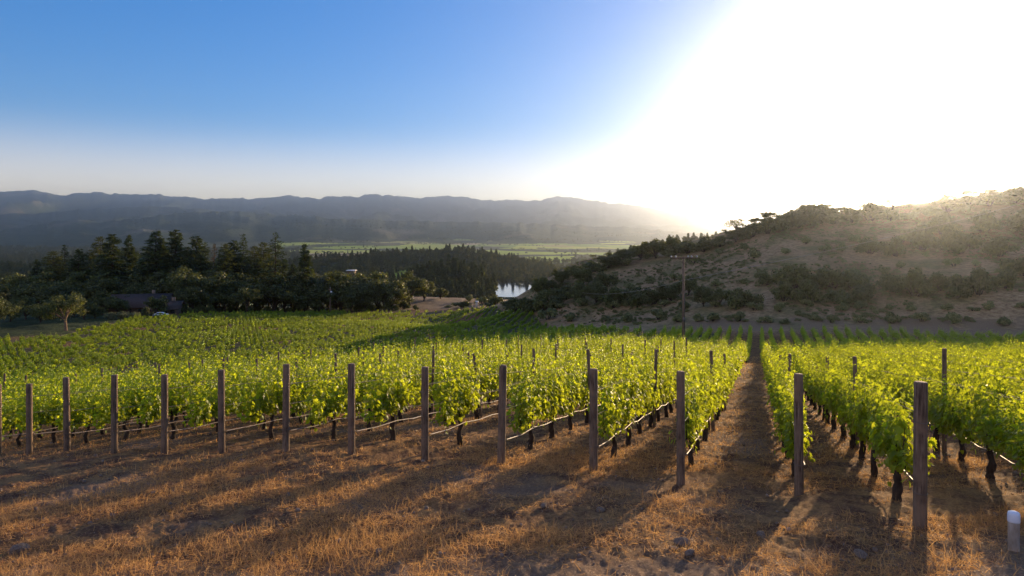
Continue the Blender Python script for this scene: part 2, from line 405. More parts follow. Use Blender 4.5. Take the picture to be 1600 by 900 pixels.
def mat_ground():
    m, n, out = new_mat("ground_soil")
    co = coords(n)
    at = N(n, "ShaderNodeAttribute"); at.attribute_name = "zone"; at.attribute_type = 'GEOMETRY'
    sep = n.nodes.new("ShaderNodeSeparateColor"); n.links.new(at.outputs["Color"], sep.inputs[0])
    at2 = N(n, "ShaderNodeAttribute"); at2.attribute_name = "zone2"; at2.attribute_type = 'GEOMETRY'
    sep2 = n.nodes.new("ShaderNodeSeparateColor"); n.links.new(at2.outputs["Color"], sep2.inputs[0])
    fine = noise(n, 26, 8, 0.75, co); mid = noise(n, 2.2, 6, 0.65, co); big = noise(n, 0.35, 4, 0.6, co)
    # near soil with straw litter
    soil = ramp(n, fine, [(0.3, (0.04, 0.02, 0.011)), (0.5, (0.13, 0.064, 0.033)), (0.72, (0.34, 0.19, 0.10))])
    straw = ramp(n, fine, [(0.3, (0.16, 0.08, 0.03)), (0.6, (0.38, 0.21, 0.08))])
    c = mixc(n, ramp(n, mid, [(0.42, (0, 0, 0)), (0.6, (1, 1, 1))]), soil, straw)
    grey = ramp(n, fine, [(0.3, (0.15, 0.09, 0.05)), (0.7, (0.36, 0.24, 0.15))])
    c = mixc(n, sep2.outputs[0], c, grey)                                        # packed track
    # dry hill
    h1 = noise(n, 1.1, 7, 0.75, co); h2 = noise(n, 0.12, 4, 0.6, co)
    hill0 = ramp(n, h1, [(0.3, (0.12, 0.07, 0.03)), (0.5, (0.33, 0.205, 0.095)), (0.7, (0.52, 0.35, 0.18))])
    hill1 = ramp(n, h1, [(0.3, (0.09, 0.075, 0.025)), (0.7, (0.28, 0.21, 0.08))])
    hill = mixc(n, ramp(n, h2, [(0.42, (0, 0, 0)), (0.6, (1, 1, 1))]), hill0, hill1)
    c = mixc(n, sep.outputs[2], c, hill)
    # field soil with green cover
    fl = ramp(n, h1, [(0.35, (0.05, 0.05, 0.018)), (0.65, (0.13, 0.11, 0.05))])
    c = mixc(n, sep2.outputs[1], c, fl)
    # gravel
    gv = ramp(n, fine, [(0.3, (0.13, 0.08, 0.04)), (0.7, (0.33, 0.22, 0.12))])
    c = mixc(n, sep2.outputs[2], c, gv)
    # woods and far hills
    w1 = noise(n, 0.03, 8, 0.75, co); w2 = noise(n, 0.0016, 5, 0.6, co)
    wood = ramp(n, w1, [(0.35, (0.02, 0.035, 0.014)), (0.65, (0.08, 0.10, 0.035))])
    tan = ramp(n, w1, [(0.35, (0.10, 0.09, 0.045)), (0.65, (0.24, 0.19, 0.11))])
    wood = mixc(n, ramp(n, w2, [(0.56, (0, 0, 0)), (0.66, (1, 1, 1))]), wood, tan)
    c = mixc(n, sep.outputs[1], c, wood)
    # valley fields
    vo = N(n, "ShaderNodeTexVoronoi"); vo.inputs["Scale"].default_value = 0.0028; n.links.new(co, vo.inputs["Vector"])
    sv = n.nodes.new("ShaderNodeSeparateColor"); n.links.new(vo.outputs["Color"], sv.inputs[0])
    fg = ramp(n, sv.outputs[0], [(0.0, (0.38, 0.48, 0.06)), (0.4, (0.50, 0.54, 0.08)), (0.6, (0.26, 0.36, 0.07)), (0.8, (0.46, 0.42, 0.14)), (0.92, (0.45, 0.32, 0.2))], 'CONSTANT')
    c = mixc(n, sep.outputs[0], c, fg)
    p = N(n, "ShaderNodeBsdfPrincipled"); p.inputs["Roughness"].default_value = 0.95
    p.inputs["Specular IOR Level"].default_value = 0.1
    n.links.new(c, p.inputs["Base Color"])
    b1 = N(n, "ShaderNodeBump"); b1.inputs["Strength"].default_value = 0.9; b1.inputs["Distance"].default_value = 0.03
    n.links.new(fine, b1.inputs["Height"])
    b2 = N(n, "ShaderNodeBump"); b2.inputs["Strength"].default_value = 0.9; b2.inputs["Distance"].default_value = 14.0
    n.links.new(w1, b2.inputs["Height"])
    gm = N(n, "ShaderNodeMix"); gm.data_type = 'VECTOR'
    n.links.new(sep.outputs[1], gm.inputs[0]); n.links.new(b1.outputs[0], gm.inputs[4]); n.links.new(b2.outputs[0], gm.inputs[5])
    n.links.new(gm.outputs[1], p.inputs["Normal"])
    n.links.new(p.outputs[0], out.inputs[0]); return m
M['ground'] = mat_ground()

def mat_water():
    m, n, out = new_mat("water")
    p = N(n, "ShaderNodeBsdfPrincipled"); p.inputs["Base Color"].default_value = (0.02, 0.03, 0.035, 1); p.inputs["Roughness"].default_value = 0.08
    f = noise(n, 0.5, 4, 0.6, coords(n))
    b = N(n, "ShaderNodeBump"); b.inputs["Strength"].default_value = 0.25; b.inputs["Distance"].default_value = 0.12
    n.links.new(f, b.inputs["Height"]); n.links.new(b.outputs[0], p.inputs["Normal"])
    n.links.new(p.outputs[0], out.inputs[0]); return m
M['water'] = mat_water()

# ------------------------------------------------------------------ object helpers
def mesh_data(name, verts, faces, mat=None, smooth=False):
    me = bpy.data.meshes.new(name)
    verts = np.asarray(verts, dtype=np.float32)
    me.vertices.add(len(verts)); me.vertices.foreach_set("co", verts.ravel())
    if isinstance(faces, np.ndarray):
        k = faces.shape[1]; nf = len(faces)
        me.loops.add(nf * k); me.polygons.add(nf)
        me.loops.foreach_set("vertex_index", faces.astype(np.int32).ravel())
        me.polygons.foreach_set("loop_start", np.arange(0, nf * k, k, dtype=np.int32))
    else:
        tot = np.array([len(f) for f in faces], dtype=np.int32)
        flat = np.concatenate([np.asarray(f, dtype=np.int32) for f in faces])
        me.loops.add(len(flat)); me.polygons.add(len(tot))
        me.loops.foreach_set("vertex_index", flat)
        me.polygons.foreach_set("loop_start", np.concatenate([[0], np.cumsum(tot)[:-1]]).astype(np.int32))
    if smooth:
        me.polygons.foreach_set("use_smooth", np.ones(len(me.polygons), dtype=bool))
    me.update(calc_edges=True)
    if mat is not None: me.materials.append(mat)
    return me
def link(name, me, parent=None, loc=None):
    o = bpy.data.objects.new(name, me); COL.objects.link(o)
    if parent is not None: o.parent = parent
    if loc is not None: o.location = loc
    return o
def tag(o, label=None, cat=None, group=None, kind=None):
    if label: o['label'] = label
    if cat: o['category'] = cat
    if group: o['group'] = group
    if kind: o['kind'] = kind
    return o
def empty(name, loc=(0, 0, 0), rz=0.0):
    o = bpy.data.objects.new(name, None); COL.objects.link(o)
    o.empty_display_size = 0.2
    o.location = loc; o.rotation_euler = (0, 0, rz); return o
def copy_tree(root):
    c = root.copy(); COL.objects.link(c)
    for ch in list(root.children):
        d = ch.copy(); COL.objects.link(d); d.parent = c
        for g in list(ch.children):
            e = g.copy(); COL.objects.link(e); e.parent = d
    return c
ORD = ["", "first", "second", "third", "fourth", "fifth", "sixth", "seventh", "eighth", "ninth", "tenth", "eleventh", "twelfth", "thirteenth",
       "fourteenth", "fifteenth", "sixteenth", "seventeenth", "eighteenth", "nineteenth", "twentieth"]
TENS = {2: "twenty", 3: "thirty", 4: "forty", 5: "fifty", 6: "sixty", 7: "seventy", 8: "eighty", 9: "ninety"}
TENTH = {2: "twentieth", 3: "thirtieth", 4: "fortieth", 5: "fiftieth", 6: "sixtieth", 7: "seventieth", 8: "eightieth", 9: "ninetieth"}
def nth(k):
    if k <= 20: return ORD[k]
    return TENTH[k // 10] if k % 10 == 0 else TENS[k // 10] + "-" + ORD[k % 10]

class MB:
    def __init__(s): s.v = []; s.f = []
    def add(s, vs, fs):
        b = len(s.v); s.v += [tuple(p) for p in vs]; s.f += [tuple(b + i for i in f) for f in fs]
    def box(s, c, d, rz=0, tilt=None):
        cx, cy_, cz = c; dx, dy, dz = d[0] / 2, d[1] / 2, d[2] / 2
        ca, sa = math.cos(rz), math.sin(rz); vs = []
        for z in (-dz, dz):
            for x, y in ((-dx, -dy), (dx, -dy), (dx, dy), (-dx, dy)):
                vs.append((cx + x * ca - y * sa, cy_ + x * sa + y * ca, cz + z))
        s.add(vs, [(0, 3, 2, 1), (4, 5, 6, 7), (0, 1, 5, 4), (1, 2, 6, 5), (2, 3, 7, 6), (3, 0, 4, 7)])
    def tube(s, pts, rad, n=8, cap=True, jit=0.0, rnd=None):
        pts = [Vector(p) for p in pts]; m = len(pts)
        if not hasattr(rad, '__len__'): rad = [rad] * m
        b = len(s.v)
        up = Vector((0.3, 0.9, 0.1)).normalized()
        for i, p in enumerate(pts):
            t = (pts[min(i + 1, m - 1)] - pts[max(i - 1, 0)])
            if t.length < 1e-9: t = Vector((0, 0, 1))
            t.normalize()
            a = t.cross(up)
            if a.length < 0.1: a = t.cross(Vector((1, 0, 0)))
            a.normalize(); c = t.cross(a)
            for k in range(n):
                w = 2 * PI * k / n
                r = rad[i] * (1 + (rnd.uniform(-jit, jit) if rnd else 0))
                q = p + a * (math.cos(w) * r) + c * (math.sin(w) * r)
                s.v.append(tuple(q))
        for i in range(m - 1):
            for k in range(n):
                k2 = (k + 1) % n
                s.f.append((b + i * n + k, b + i * n + k2, b + (i + 1) * n + k2, b + (i + 1) * n + k))
        if cap:
            s.f.append(tuple(b + k for k in range(n))[::-1]); s.f.append(tuple(b + (m - 1) * n + k for k in range(n)))
    def lathe(s, prof, n=16, c=(0, 0, 0), cap=True):
        b = len(s.v)
        for r, z in prof:
            for k in range(n):
                w = 2 * PI * k / n
                s.v.append((c[0] + r * math.cos(w), c[1] + r * math.sin(w), c[2] + z))
        for i in range(len(prof) - 1):
            for k in range(n):
                k2 = (k + 1) % n
                s.f.append((b + i * n + k, b + i * n + k2, b + (i + 1) * n + k2, b + (i + 1) * n + k))
        if cap:
            s.f.append(tuple(b + k for k in range(n))[::-1]); s.f.append(tuple(b + (len(prof) - 1) * n + k for k in range(n)))
    def data(s, name, mat, smooth=False):
        return mesh_data(name, s.v, s.f, mat, smooth)

def frames(nrm, tip):
    nrm = nrm / np.linalg.norm(nrm, axis=1, keepdims=True)
    tip = tip - (tip * nrm).sum(1, keepdims=True) * nrm
    tip = tip / np.maximum(np.linalg.norm(tip, axis=1, keepdims=True), 1e-6)
    side = np.cross(tip, nrm)
    return np.stack([side, tip, nrm], axis=2)       # columns
def stamp(tv, tf, pos, R, s):
    """copies of a small template at pos with rotation R and size s"""
    n = len(pos); k = len(tv)
    s = np.asarray(s)
    if s.ndim == 1: s = s[:, None]
    loc = tv[None] * s[:, None, :] if s.shape[1] == 3 else tv[None] * s[:, :, None]
    v = np.einsum('nij,nkj->nki', R, loc) + pos[:, None, :]
    off = (np.arange(n) * k)
    if isinstance(tf, np.ndarray):
        f = (tf[None] + off[:, None, None]).reshape(-1, tf.shape[1])
    else:
        f = [np.asarray(t) + o for o in off for t in tf]
    return v.reshape(-1, 3), f
def rdir(n, g=rng):
    v = g.normal(size=(n, 3)); return v / np.linalg.norm(v, axis=1, keepdims=True)

# ------------------------------------------------------------------ terrain mesh
def build_terrain():
    a1 = np.radians(np.concatenate([np.arange(-180, -46, 2.0), np.arange(-46, 46.01, 0.11), np.arange(48, 180, 2.0)]))
    r1 = [0.8]
    while r1[-1] < 26000:
        r = r1[-1]
        k = 0.011 if r < 22 else (0.018 if r < 450 else (0.022 if r < 3000 else 0.012 if r < 5600 else 0.0065 if r < 15500 else 0.08))
        r1.append(r * (1 + k))
    r1 = np.array(r1); na, nr = len(a1), len(r1)
    R, A = np.meshgrid(r1, a1, indexing='ij')
    X = (R * np.sin(A)).ravel(); Y = (R * np.cos(A)).ravel(); R = R.ravel(); A = A.ravel()
    h, w, which, pm = terrain(X, Y)
    h = h + micro(X, Y)
    px = az_px(A)
    ii = np.arange(nr - 1)[:, None] * na; jj = np.arange(na)[None, :]; j2 = (jj + 1) % na
    f = np.stack([ii + jj, ii + j2, ii + na + j2, ii + na + jj], axis=2).reshape(-1, 4)[:, ::-1]
    f = f[:, ::-1] if False else f
    # zones
    fy = np.interp(px, FB_PX, FB_Y); front = Y > 0
    yc = np.maximum(Y, 0.1)
    infield = front & (Y < fy + 1.0)
    hillm = sstep(0, 6, Y - fy) * (px > 770) * (w < 0.6)
    hillm = np.where(front, hillm, 0)
    forest = w * 1.0
    left_trees = sstep(0, 10, Y - fy) * (px < 640) * front
    forest = np.maximum(forest, 0)
    dry = np.clip(hillm, 0, 1); forest = np.maximum(forest, left_trees)
    # far fields on the valley floor
    isfloor = (which == 0) | (which == 3) & False
    nz = fbm(X / 500, Y / 420, 3, 7)
    fld = ((R > 3000) & (R < 7600) & (which == 0) & (nz > -0.02) & (px > 430)).astype(float)
    fld2 = ((R > 900) & (R < 1250) & (px > 610) & (px < 700) & (fbm(X / 80, Y / 200, 2, 9) > -0.4)).astype(float)
    fld3 = ((R > 2300) & (R < 3000) & (px > 820) & (px < 900)).astype(float)
    fields = np.maximum(np.maximum(fld, fld2), fld3)
    zone = np.stack([fields, forest, dry, np.ones_like(h)], 1).astype(np.float32)
    # packed pale track across the foreground, gravel road at the hill foot, grass cover in the lower field
    dtr = np.abs((Y - (6.1 - 0.02 * X)) + 0.5 * fbm(X / 3, Y / 3, 2, 3))
    track = (1 - sstep(0.3, 1.3, dtr)) * 0.75 + 0.8 * sstep(0.1, 0.5, fbm(X / 2.2, Y / 1.6, 3, 4)) * (R < 30)
    cover = ((Y > 40) & infield & (px < 1120)).astype(float) * sstep(60, 90, R)
    cover = cover * (1 - sstep(0.25, 0.45, fbm(X / 18, Y / 18, 3, 33)))
    gravel = ((Y > fy + 3) & (Y < fy + 14) & (px > 1080) & front).astype(float) * sstep(-0.6, 0.0, fbm(X / 3, Y / 3, 2, 8))
    xr, yr = X, Y
    lot = ((px > 610) & (px < 790) & (Y > 268) & (Y < 345)).astype(float)
    road = ((px > 70) & (px < 640) & (Y > fy + 4) & (Y < fy + 9)).astype(float)
    gravel = np.maximum(np.maximum(gravel, lot * sstep(-0.5, 0, fbm(X / 14, Y / 14, 2, 44))), road)
    zone[:, 1] *= (1 - lot)
    zone2 = np.stack([np.clip(track, 0, 1), cover, gravel, np.ones_like(h)], 1).astype(np.float32)
    V = np.stack([X, Y, h], 1)
    fr = R[f].mean(1); fpx = px[f].mean(1); fY = Y[f].mean(1); ffy = fy[f].mean(1)
    fa = np.abs(A[f]).max(1)
    m_mtn = fr > 5600
    m_val = (fr > 340) & ~m_mtn
    m_hill = (fr <= 340) & (fpx > 790) & (fY > ffy + 14) & (fY > 0)
    m_road = (fr <= 345) & (gravel[f].mean(1) > 0.5) & ~m_hill & ~m_val
    m_gr = ~(m_mtn | m_val | m_hill | m_road)
    for nm, m in (("ground", m_gr), ("hillside", m_hill), ("dirt_road", m_road), ("valley", m_val), ("mountains", m_mtn)):
        ff = f[m]
        used, inv = np.unique(ff.ravel(), return_inverse=True)
        me = mesh_data(nm, V[used], inv.reshape(-1, 4), M['ground'], True)
        for an, arr in (("zone", zone), ("zone2", zone2)):
            at = me.attributes.new(an, 'FLOAT_COLOR', 'POINT'); at.data.foreach_set("color", arr[used].ravel())
        o = link(nm, me); tag(o, kind='structure')
build_terrain()
# pond
b = MB(); n = 40
pts = [(POND[0] + 34 * math.cos(2 * PI * k / n) * (1 + 0.15 * math.sin(3 * 2 * PI * k / n)), POND[1] + 105 * math.sin(2 * PI * k / n), -76.6) for k in range(n)]
b.add(pts, [tuple(range(n))])
tag(link("water", b.data("water", M['water'])), kind='structure')

# ------------------------------------------------------------------ haze
def haze():
    m, n, out = new_mat("haze")
    v = n.nodes.new("ShaderNodeVolumePrincipled")
    v.inputs["Color"].default_value = (0.72, 0.81, 0.97, 1)
    v.inputs["Density"].default_value = HAZE
    v.inputs["Anisotropy"].default_value = HAZE_G
    n.links.new(v.outputs[0], out.inputs["Volume"])
    b = MB(); b.box((0, 0, (900 - 320) / 2), (33000, 33000, 900 + 320))
    o = link("haze", b.data("haze", m)); tag(o, kind='stuff')
haze()

# ------------------------------------------------------------------ leaf templates
LEAF_V = np.array([(0, 0, 0), (0.30, -0.12, 0.03), (0.52, 0.22, 0.09), (0.34, 0.42, 0.05), (0.40, 0.70, 0.05), (0.16, 0.66, 0.01), (0, 1.0, -0.10),
                   (-0.16, 0.66, 0.01), (-0.40, 0.70, 0.05), (-0.34, 0.42, 0.05), (-0.52, 0.22, 0.09), (-0.30, -0.12, 0.03)], float)
LEAF_F = [(0, 1, 2, 3, 4, 5, 6), (0, 6, 7, 8, 9, 10, 11)]
SLEAF_V = np.array([(0, 0, 0), (0.42, 0.25, 0.08), (0.3, 0.75, 0.02), (0, 1, -0.08), (-0.3, 0.75, 0.02), (-0.42, 0.25, 0.08)], float)
SLEAF_F = np.array([(0, 1, 2, 3), (0, 3, 4, 5)])
QV = np.array([(-0.5, 0, 0), (0.5, 0, 0), (0.28, 1, 0.0), (-0.28, 1, 0.0)], float)
QF = np.array([(0, 1, 2, 3)])

def vine_leaf_cloud(seed, shoots=15, per=17, size=0.115, low=False, dens=1.0):
    g = np.random.default_rng(seed)
    pos = []; tip = []; nrm = []; sz = []
    big = 1.0
    for s in range(shoots):
        u = (s + g.uniform(0.1, 0.9)) / shoots * 1.54 - 0.77           # along the row (local X)
        side = g.choice([-1, 1])
        L = g.uniform(0.8, 1.25) if g.random() > 0.2 else g.uniform(1.35, 1.85)
        lean = g.normal(0, 0.12); out = side * g.uniform(0.0, 0.17)
        flop = g.random() < 0.18
        for k in range(per):
            q = (k + g.uniform(0, 0.8)) / per
            x = u + lean * q + 0.04 * math.sin(9 * q + s)
            y = out * (0.3 + 1.0 * q) + 0.03 * math.cos(7 * q + s)
            z = 0.80 + L * q
            if flop:
                y = side * (0.08 + 0.20 * math.sin(q * 2.6)); z = 0.84 + 0.75 * math.sin(q * 3.0) * L * 0.75 - 0.22 * q
            for sg in ((-1, 1) if g.random() < dens else (1,)):
                d = np.array([g.normal(0, 0.7), sg * g.uniform(0.3, 1.0), g.normal(-0.35, 0.4)])
                d /= np.linalg.norm(d)
                pos.append((x + d[0] * 0.07, y + d[1] * 0.09, z + d[2] * 0.05)); tip.append(d)
                nn = np.array([g.normal(0, 0.45), sg * 0.75 + g.normal(0, 0.35), 0.55 + g.normal(0, 0.35)])
                nrm.append(nn); sz.append(size * (1.12 - 0.6 * q ** 2) * g.uniform(0.65, 1.2))
    # skirt around the cordon
    for k in range(int(shoots * 5 * dens)):
        x = g.uniform(-0.8, 0.8); y = g.normal(0, 0.15); z = g.uniform(0.76, 1.05) if g.random() < 0.92 else g.uniform(0.5, 0.8)
        pos.append((x, y, z)); d = np.array([g.normal(0, 0.5), g.normal(0, 0.5), -0.7]); tip.append(d)
        nrm.append((g.normal(0, 0.5), np.sign(y + 1e-3) * 0.9, 0.3 + g.normal(0, 0.3))); sz.append(size * g.uniform(0.6, 1.15))
    pos = np.array(pos); R = frames(np.array(nrm, float), np.array(tip, float)); sz = np.array(sz)
    lump = 1 + 0.35 * (vnoise(pos[:, 0] * 3.1 + seed, pos[:, 2] * 2.4, seed) - 0.5)
    pos[:, 1] *= lump * 0.68
    pos[:, 2] *= 0.72
    return pos, R, sz

VF_HI, VF_MID, VF_LO = [], [], []
for s in range(6):
    p, R, z = vine_leaf_cloud(100 + s, 20, 21, 0.088)
    v, f = stamp(LEAF_V, LEAF_F, p, R, z); VF_HI.append(mesh_data("vine_foliage", v, f, M['vine_leaf']))
for s in range(4):
    p, R, z = vine_leaf_cloud(200 + s, 13, 14, 0.12)
    v, f = stamp(SLEAF_V, SLEAF_F, p, R, z); VF_MID.append(mesh_data("vine_foliage_mid", v, f, M['vine_leaf']))
for s in range(4):
    p, R, z = vine_leaf_cloud(300 + s, 9, 8, 0.2)
    p[:, 0] *= 0.72; v, f = stamp(QV, QF, p, R, z); VF_LO.append(mesh_data("vine_foliage_far", v, f, M['field_leaf']))

def vine_trunk_mesh(seed):
    r = random.Random(seed); b = MB()
    bx, by = r.uniform(-0.10, 0.10), r.uniform(-0.03, 0.03)
    k = r.uniform(-0.09, 0.09)
    pts = [(bx * 0.6, by, -0.12), (bx * 0.6, by, 0.0), (bx + k, by, 0.16), (bx * 0.8 + k * 1.2, by + 0.02, 0.3), (bx * 0.5 - k * 0.4, by, 0.5), (bx * 0.2, 0, 0.68), (0, 0, 0.80), (0.03, 0, 0.88)]
    rad = [0.06, 0.052, 0.05, 0.047, 0.036, 0.035, 0.043, 0.03]
    sub = []; sr = []
    for i in range(len(pts) - 1):
        for q in range(3):
            t = q / 3; sub.append(tuple(pts[i][c] * (1 - t) + pts[i + 1][c] * t for c in range(3))); sr.append((rad[i] * (1 - t) + rad[i + 1] * t) * r.uniform(0.85, 1.18))
    sub = [(p[0], p[1], p[2] * 0.72) for p in sub]
    b.tube(sub, sr, 8, True, 0.14, r)
    return b.data("vine_trunk", M['bark'], True)
def vine_cordon_mesh(seed):
    r = random.Random(seed); b = MB()
    for sg in (-1, 1):
        pts = [(0, 0, 0.76), (sg * 0.12, r.uniform(-.02, .02), 0.83), (sg * 0.35, r.uniform(-.02, .02), 0.85), (sg * 0.58, r.uniform(-.02, .02), 0.84), (sg * 0.74, 0, 0.85)]
        b.tube(pts, [0.03, 0.027, 0.022, 0.018, 0.012], 6, True, 0.12, r)
        for k in range(5):
            x = sg * (0.12 + 0.14 * k); b.tube([(x, 0, 0.85), (x + r.uniform(-.03, .03), r.uniform(-.04, .04), 1.1), (x + r.uniform(-.06, .06), r.uniform(-.1, .1), 1.5)], [0.007, 0.005, 0.003], 4, False)
    b.v = [(p[0], p[1], p[2] * 0.72) for p in b.v]
    return b.data("vine_cordon", M['bark'], True)
VT = [vine_trunk_mesh(s) for s in range(5)]
VC = [vine_cordon_mesh(s) for s in range(3)]

# ------------------------------------------------------------------ vineyard layout
D = np.array([0.339, 0.941])
ROWS = []                                   # (index, start point)
for i, p in enumerate(POSTS): ROWS.append((i, np.array(p[:2])))
for k in range(1, 45): ROWS.append((-k, np.array(POSTS[0][:2]) + k * 1.47 * np.array([0.941, -0.339])))
for k in range(1, 110): ROWS.append((12 + k, np.array(POSTS[12][:2]) + k * 1.49 * np.array([-0.90, 0.43])))
ROT = math.atan2(D[1], D[0])
MISSING = {(5, 2), (5, 3), (4, 1), (3, 1), (6, 1)}
MISSING = {(5, 2), (5, 3), (6, 2)}
cand = []
for i, s in ROWS:
    tmax = 260
    k = np.arange(1, int(tmax / 1.5))
    pts = s[None] + (k * 1.5)[:, None] * D[None]
    px = 800 + F * pts[:, 0] / np.maximum(pts[:, 1], 0.5)
    fy = np.interp(px, FB_PX, FB_Y); ny = np.interp(px, NB_PX, NB_Y)
    ok = (pts[:, 1] > 4.5) & (pts[:, 1] < fy) & (px > -70) & (px < 1950)
    ok &= (pts[:, 1] < ny) | (pts[:, 1] > ny + 14)
    ok &= ~((pts[:, 1] > ny) & (px < 1090) & ((i % 2 == 1) | (hash2(k, k * 0 + i + 500, 5) < 0.10) | ((fbm(pts[:, 0] / 12, pts[:, 1] / 12, 2, 201) > 0.62))))
    for kk, p, x, far in zip(k[ok], pts[ok], px[ok], (pts[:, 1] > ny)[ok]):
        if (i, int(kk)) in MISSING: continue
        cand.append((i, int(kk), p[0], p[1], x, bool(far)))
cx = np.array([c[2] for c in cand]); cyy = np.array([c[3] for c in cand]); cpx = np.array([c[4] for c in cand]); cfar = np.array([c[5] for c in cand])
cz = Z(cx, cyy); ck = np.array([c[1] for c in cand]); ci = np.array([c[0] for c in cand])
inview = (cpx > -15) & (cpx < 1612) & ~cfar & (ci > -14) & (ci < 40)
dist = np.where(inview, np.hypot(cx, cyy), 1e9)
order = np.argsort(dist)[:290]
indiv = set(order.tolist())

row_name = {}
def row_label(i):     # rows named by their end post, counted in the photo
    n_left = 14 - i          # leftmost end post (index 13) is first
    if i >= 14: return None
    return {0: "thick rightmost end post", 1: "second end post from the right", 2: "third end post from the right"}.get(
        i, nth(n_left) + " end post from the left")
G_V = "grapevines on the trellis rows"
row_order_right = sorted([i for i in set(ci[list(indiv)]) if i < 0], reverse=True)
row_order_left = sorted([i for i in set(ci[list(indiv)]) if i > 13])
cnt = {}
def vine_label(i):
    cnt[i] = cnt.get(i, 0) + 1
    o = nth(cnt[i])
    if 0 <= i <= 13: return f"{o} leafy grapevine behind the {row_label(i)}"
    if i < 0: return f"{o} visible grapevine in row {nth(-i)} to the right of the rightmost end post"
    return f"{o} grapevine seen in row {nth(i - 13)} left of the leftmost end post"
for j in order[np.lexsort((ck[order], ci[order]))]:
    i, kk = int(ci[j]), int(ck[j]); x, y = cx[j], cyy[j]; dd = math.hypot(x, y)
    r = random.Random(i * 1000 + kk)
    flip = r.random() < 0.5
    e = empty("grapevine", (x, y, cz[j] - 0.01), ROT + (PI if flip else 0))
    sc = r.uniform(0.92, 1.06); e.scale = (1.0, r.uniform(0.9, 1.15), sc * (1.08 if i >= 2 else 1.0))
    tag(e, vine_label(i), "grapevine", G_V)
    src = VF_HI[r.randrange(6)] if dd < 26 else VF_MID[r.randrange(4)]
    fo = link("foliage", src, e)
    tr = link("trunk", VT[r.randrange(5)], e)
    if dd < 26: link("cordon", VC[r.randrange(3)], e)

def instancer(name, pts, sources, rotz, scl, idx, label=None, tilt=None):
    """one stuff object: a point mesh whose geometry nodes place copies of existing meshes"""
    me = bpy.data.meshes.new(name); me.vertices.add(len(pts)); me.vertices.foreach_set("co", np.asarray(pts, np.float32).ravel())
    rot = np.zeros((len(pts), 3), np.float32); rot[:, 2] = rotz
    if tilt is not None: rot[:, :2] = tilt
    a = me.attributes.new("rot", 'FLOAT_VECTOR', 'POINT'); a.data.foreach_set("vector", rot.ravel())
    a = me.attributes.new("scl", 'FLOAT_VECTOR', 'POINT'); a.data.foreach_set("vector", np.asarray(scl, np.float32).ravel())
    a = me.attributes.new("pick", 'INT', 'POINT'); a.data.foreach_set("value", np.asarray(idx, np.int32))
    o = link(name, me)
    ng = bpy.data.node_groups.new(name + "_scatter", 'GeometryNodeTree')
    ng.interface.new_socket("Geometry", in_out='INPUT', socket_type='NodeSocketGeometry')
    ng.interface.new_socket("Geometry", in_out='OUTPUT', socket_type='NodeSocketGeometry')
    gi = ng.nodes.new("NodeGroupInput"); go = ng.nodes.new("NodeGroupOutput")
    g2i = ng.nodes.new("GeometryNodeGeometryToInstance")
    for so in reversed(sources):
        oi = ng.nodes.new("GeometryNodeObjectInfo"); oi.transform_space = 'ORIGINAL'; oi.inputs["Object"].default_value = so
        ng.links.new(oi.outputs["Geometry"], g2i.inputs[0])
    iop = ng.nodes.new("GeometryNodeInstanceOnPoints"); iop.inputs["Pick Instance"].default_value = True
    def named(nm, typ):
        a = ng.nodes.new("GeometryNodeInputNamedAttribute"); a.data_type = typ; a.inputs["Name"].default_value = nm
        return a.outputs["Attribute"]
    ng.links.new(gi.outputs[0], iop.inputs["Points"]); ng.links.new(g2i.outputs[0], iop.inputs["Instance"])
    ng.links.new(named("pick", 'INT'), iop.inputs["Instance Index"])
    ng.links.new(named("rot", 'FLOAT_VECTOR'), iop.inputs["Rotation"])
    ng.links.new(named("scl", 'FLOAT_VECTOR'), iop.inputs["Scale"])
    ng.links.new(iop.outputs[0], go.inputs[0])
    md = o.modifiers.new("scatter", 'NODES'); md.node_group = ng
    tag(o, label, kind='stuff')
    return o

def parts_src(name, me):      # a source carried by a real plant; unlinked data objects feed the scatter
    return bpy.data.objects.new(name, me)

# rest of the vines of the near block
rest = [j for j in range(len(cand)) if j not in indiv]
rest = np.array(rest)
nearb = rest[~cfar[rest]]; farb = rest[cfar[rest]]
def vine_sources(metas):
    out = []
    for k, me in enumerate(metas):
        v = np.empty(len(me.vertices) * 3, np.float32); me.vertices.foreach_get("co", v)
        out.append(parts_src("vine_source", me))
    return out
gr = np.random.default_rng(5)
def place_vines(name, sel, mets, label):
    nn = len(sel)
    pts = np.stack([cx[sel], cyy[sel], cz[sel]], 1)
    rz = ROT + np.where(gr.random(nn) < 0.5, PI, 0)
    sc = np.stack([np.ones(nn), gr.uniform(0.9, 1.15, nn), gr.uniform(0.72, 1.18, nn)], 1)
    return instancer(name, pts, vine_sources(mets), rz, sc, gr.integers(0, len(mets), nn), label)
def with_trunk(me, name):
    """foliage plus trunk in one mesh for the distant rows"""
    b = MB(); b.tube([(0, 0, -0.1), (0.03, 0, 0.3), (0, 0, 0.65)], [0.045, 0.04, 0.035], 5, False)
    v = np.empty(len(me.vertices) * 3, np.float32); me.vertices.foreach_get("co", v); v = v.reshape(-1, 3)
    faces = [list(p.vertices) for p in me.polygons]
    k = len(v)
    faces += [[i + k for i in f] for f in b.f]
    m2 = mesh_data(name, np.vstack([v, np.array(b.v)]), faces, M['vine_leaf']); m2.materials.append(M['bark'])
    mi = np.zeros(len(faces), np.int32); mi[-len(b.f):] = 1
    m2.polygons.foreach_set("material_index", mi)
    return m2
MIDT = [with_trunk(m, "vine_rows_mid") for m in VF_MID]
place_vines("vine_rows", nearb, MIDT, "leafy vine rows stretching away behind the nearest vines")
place_vines("lower_vineyard", farb, VF_LO, "dense green vineyard rows filling the lower field")

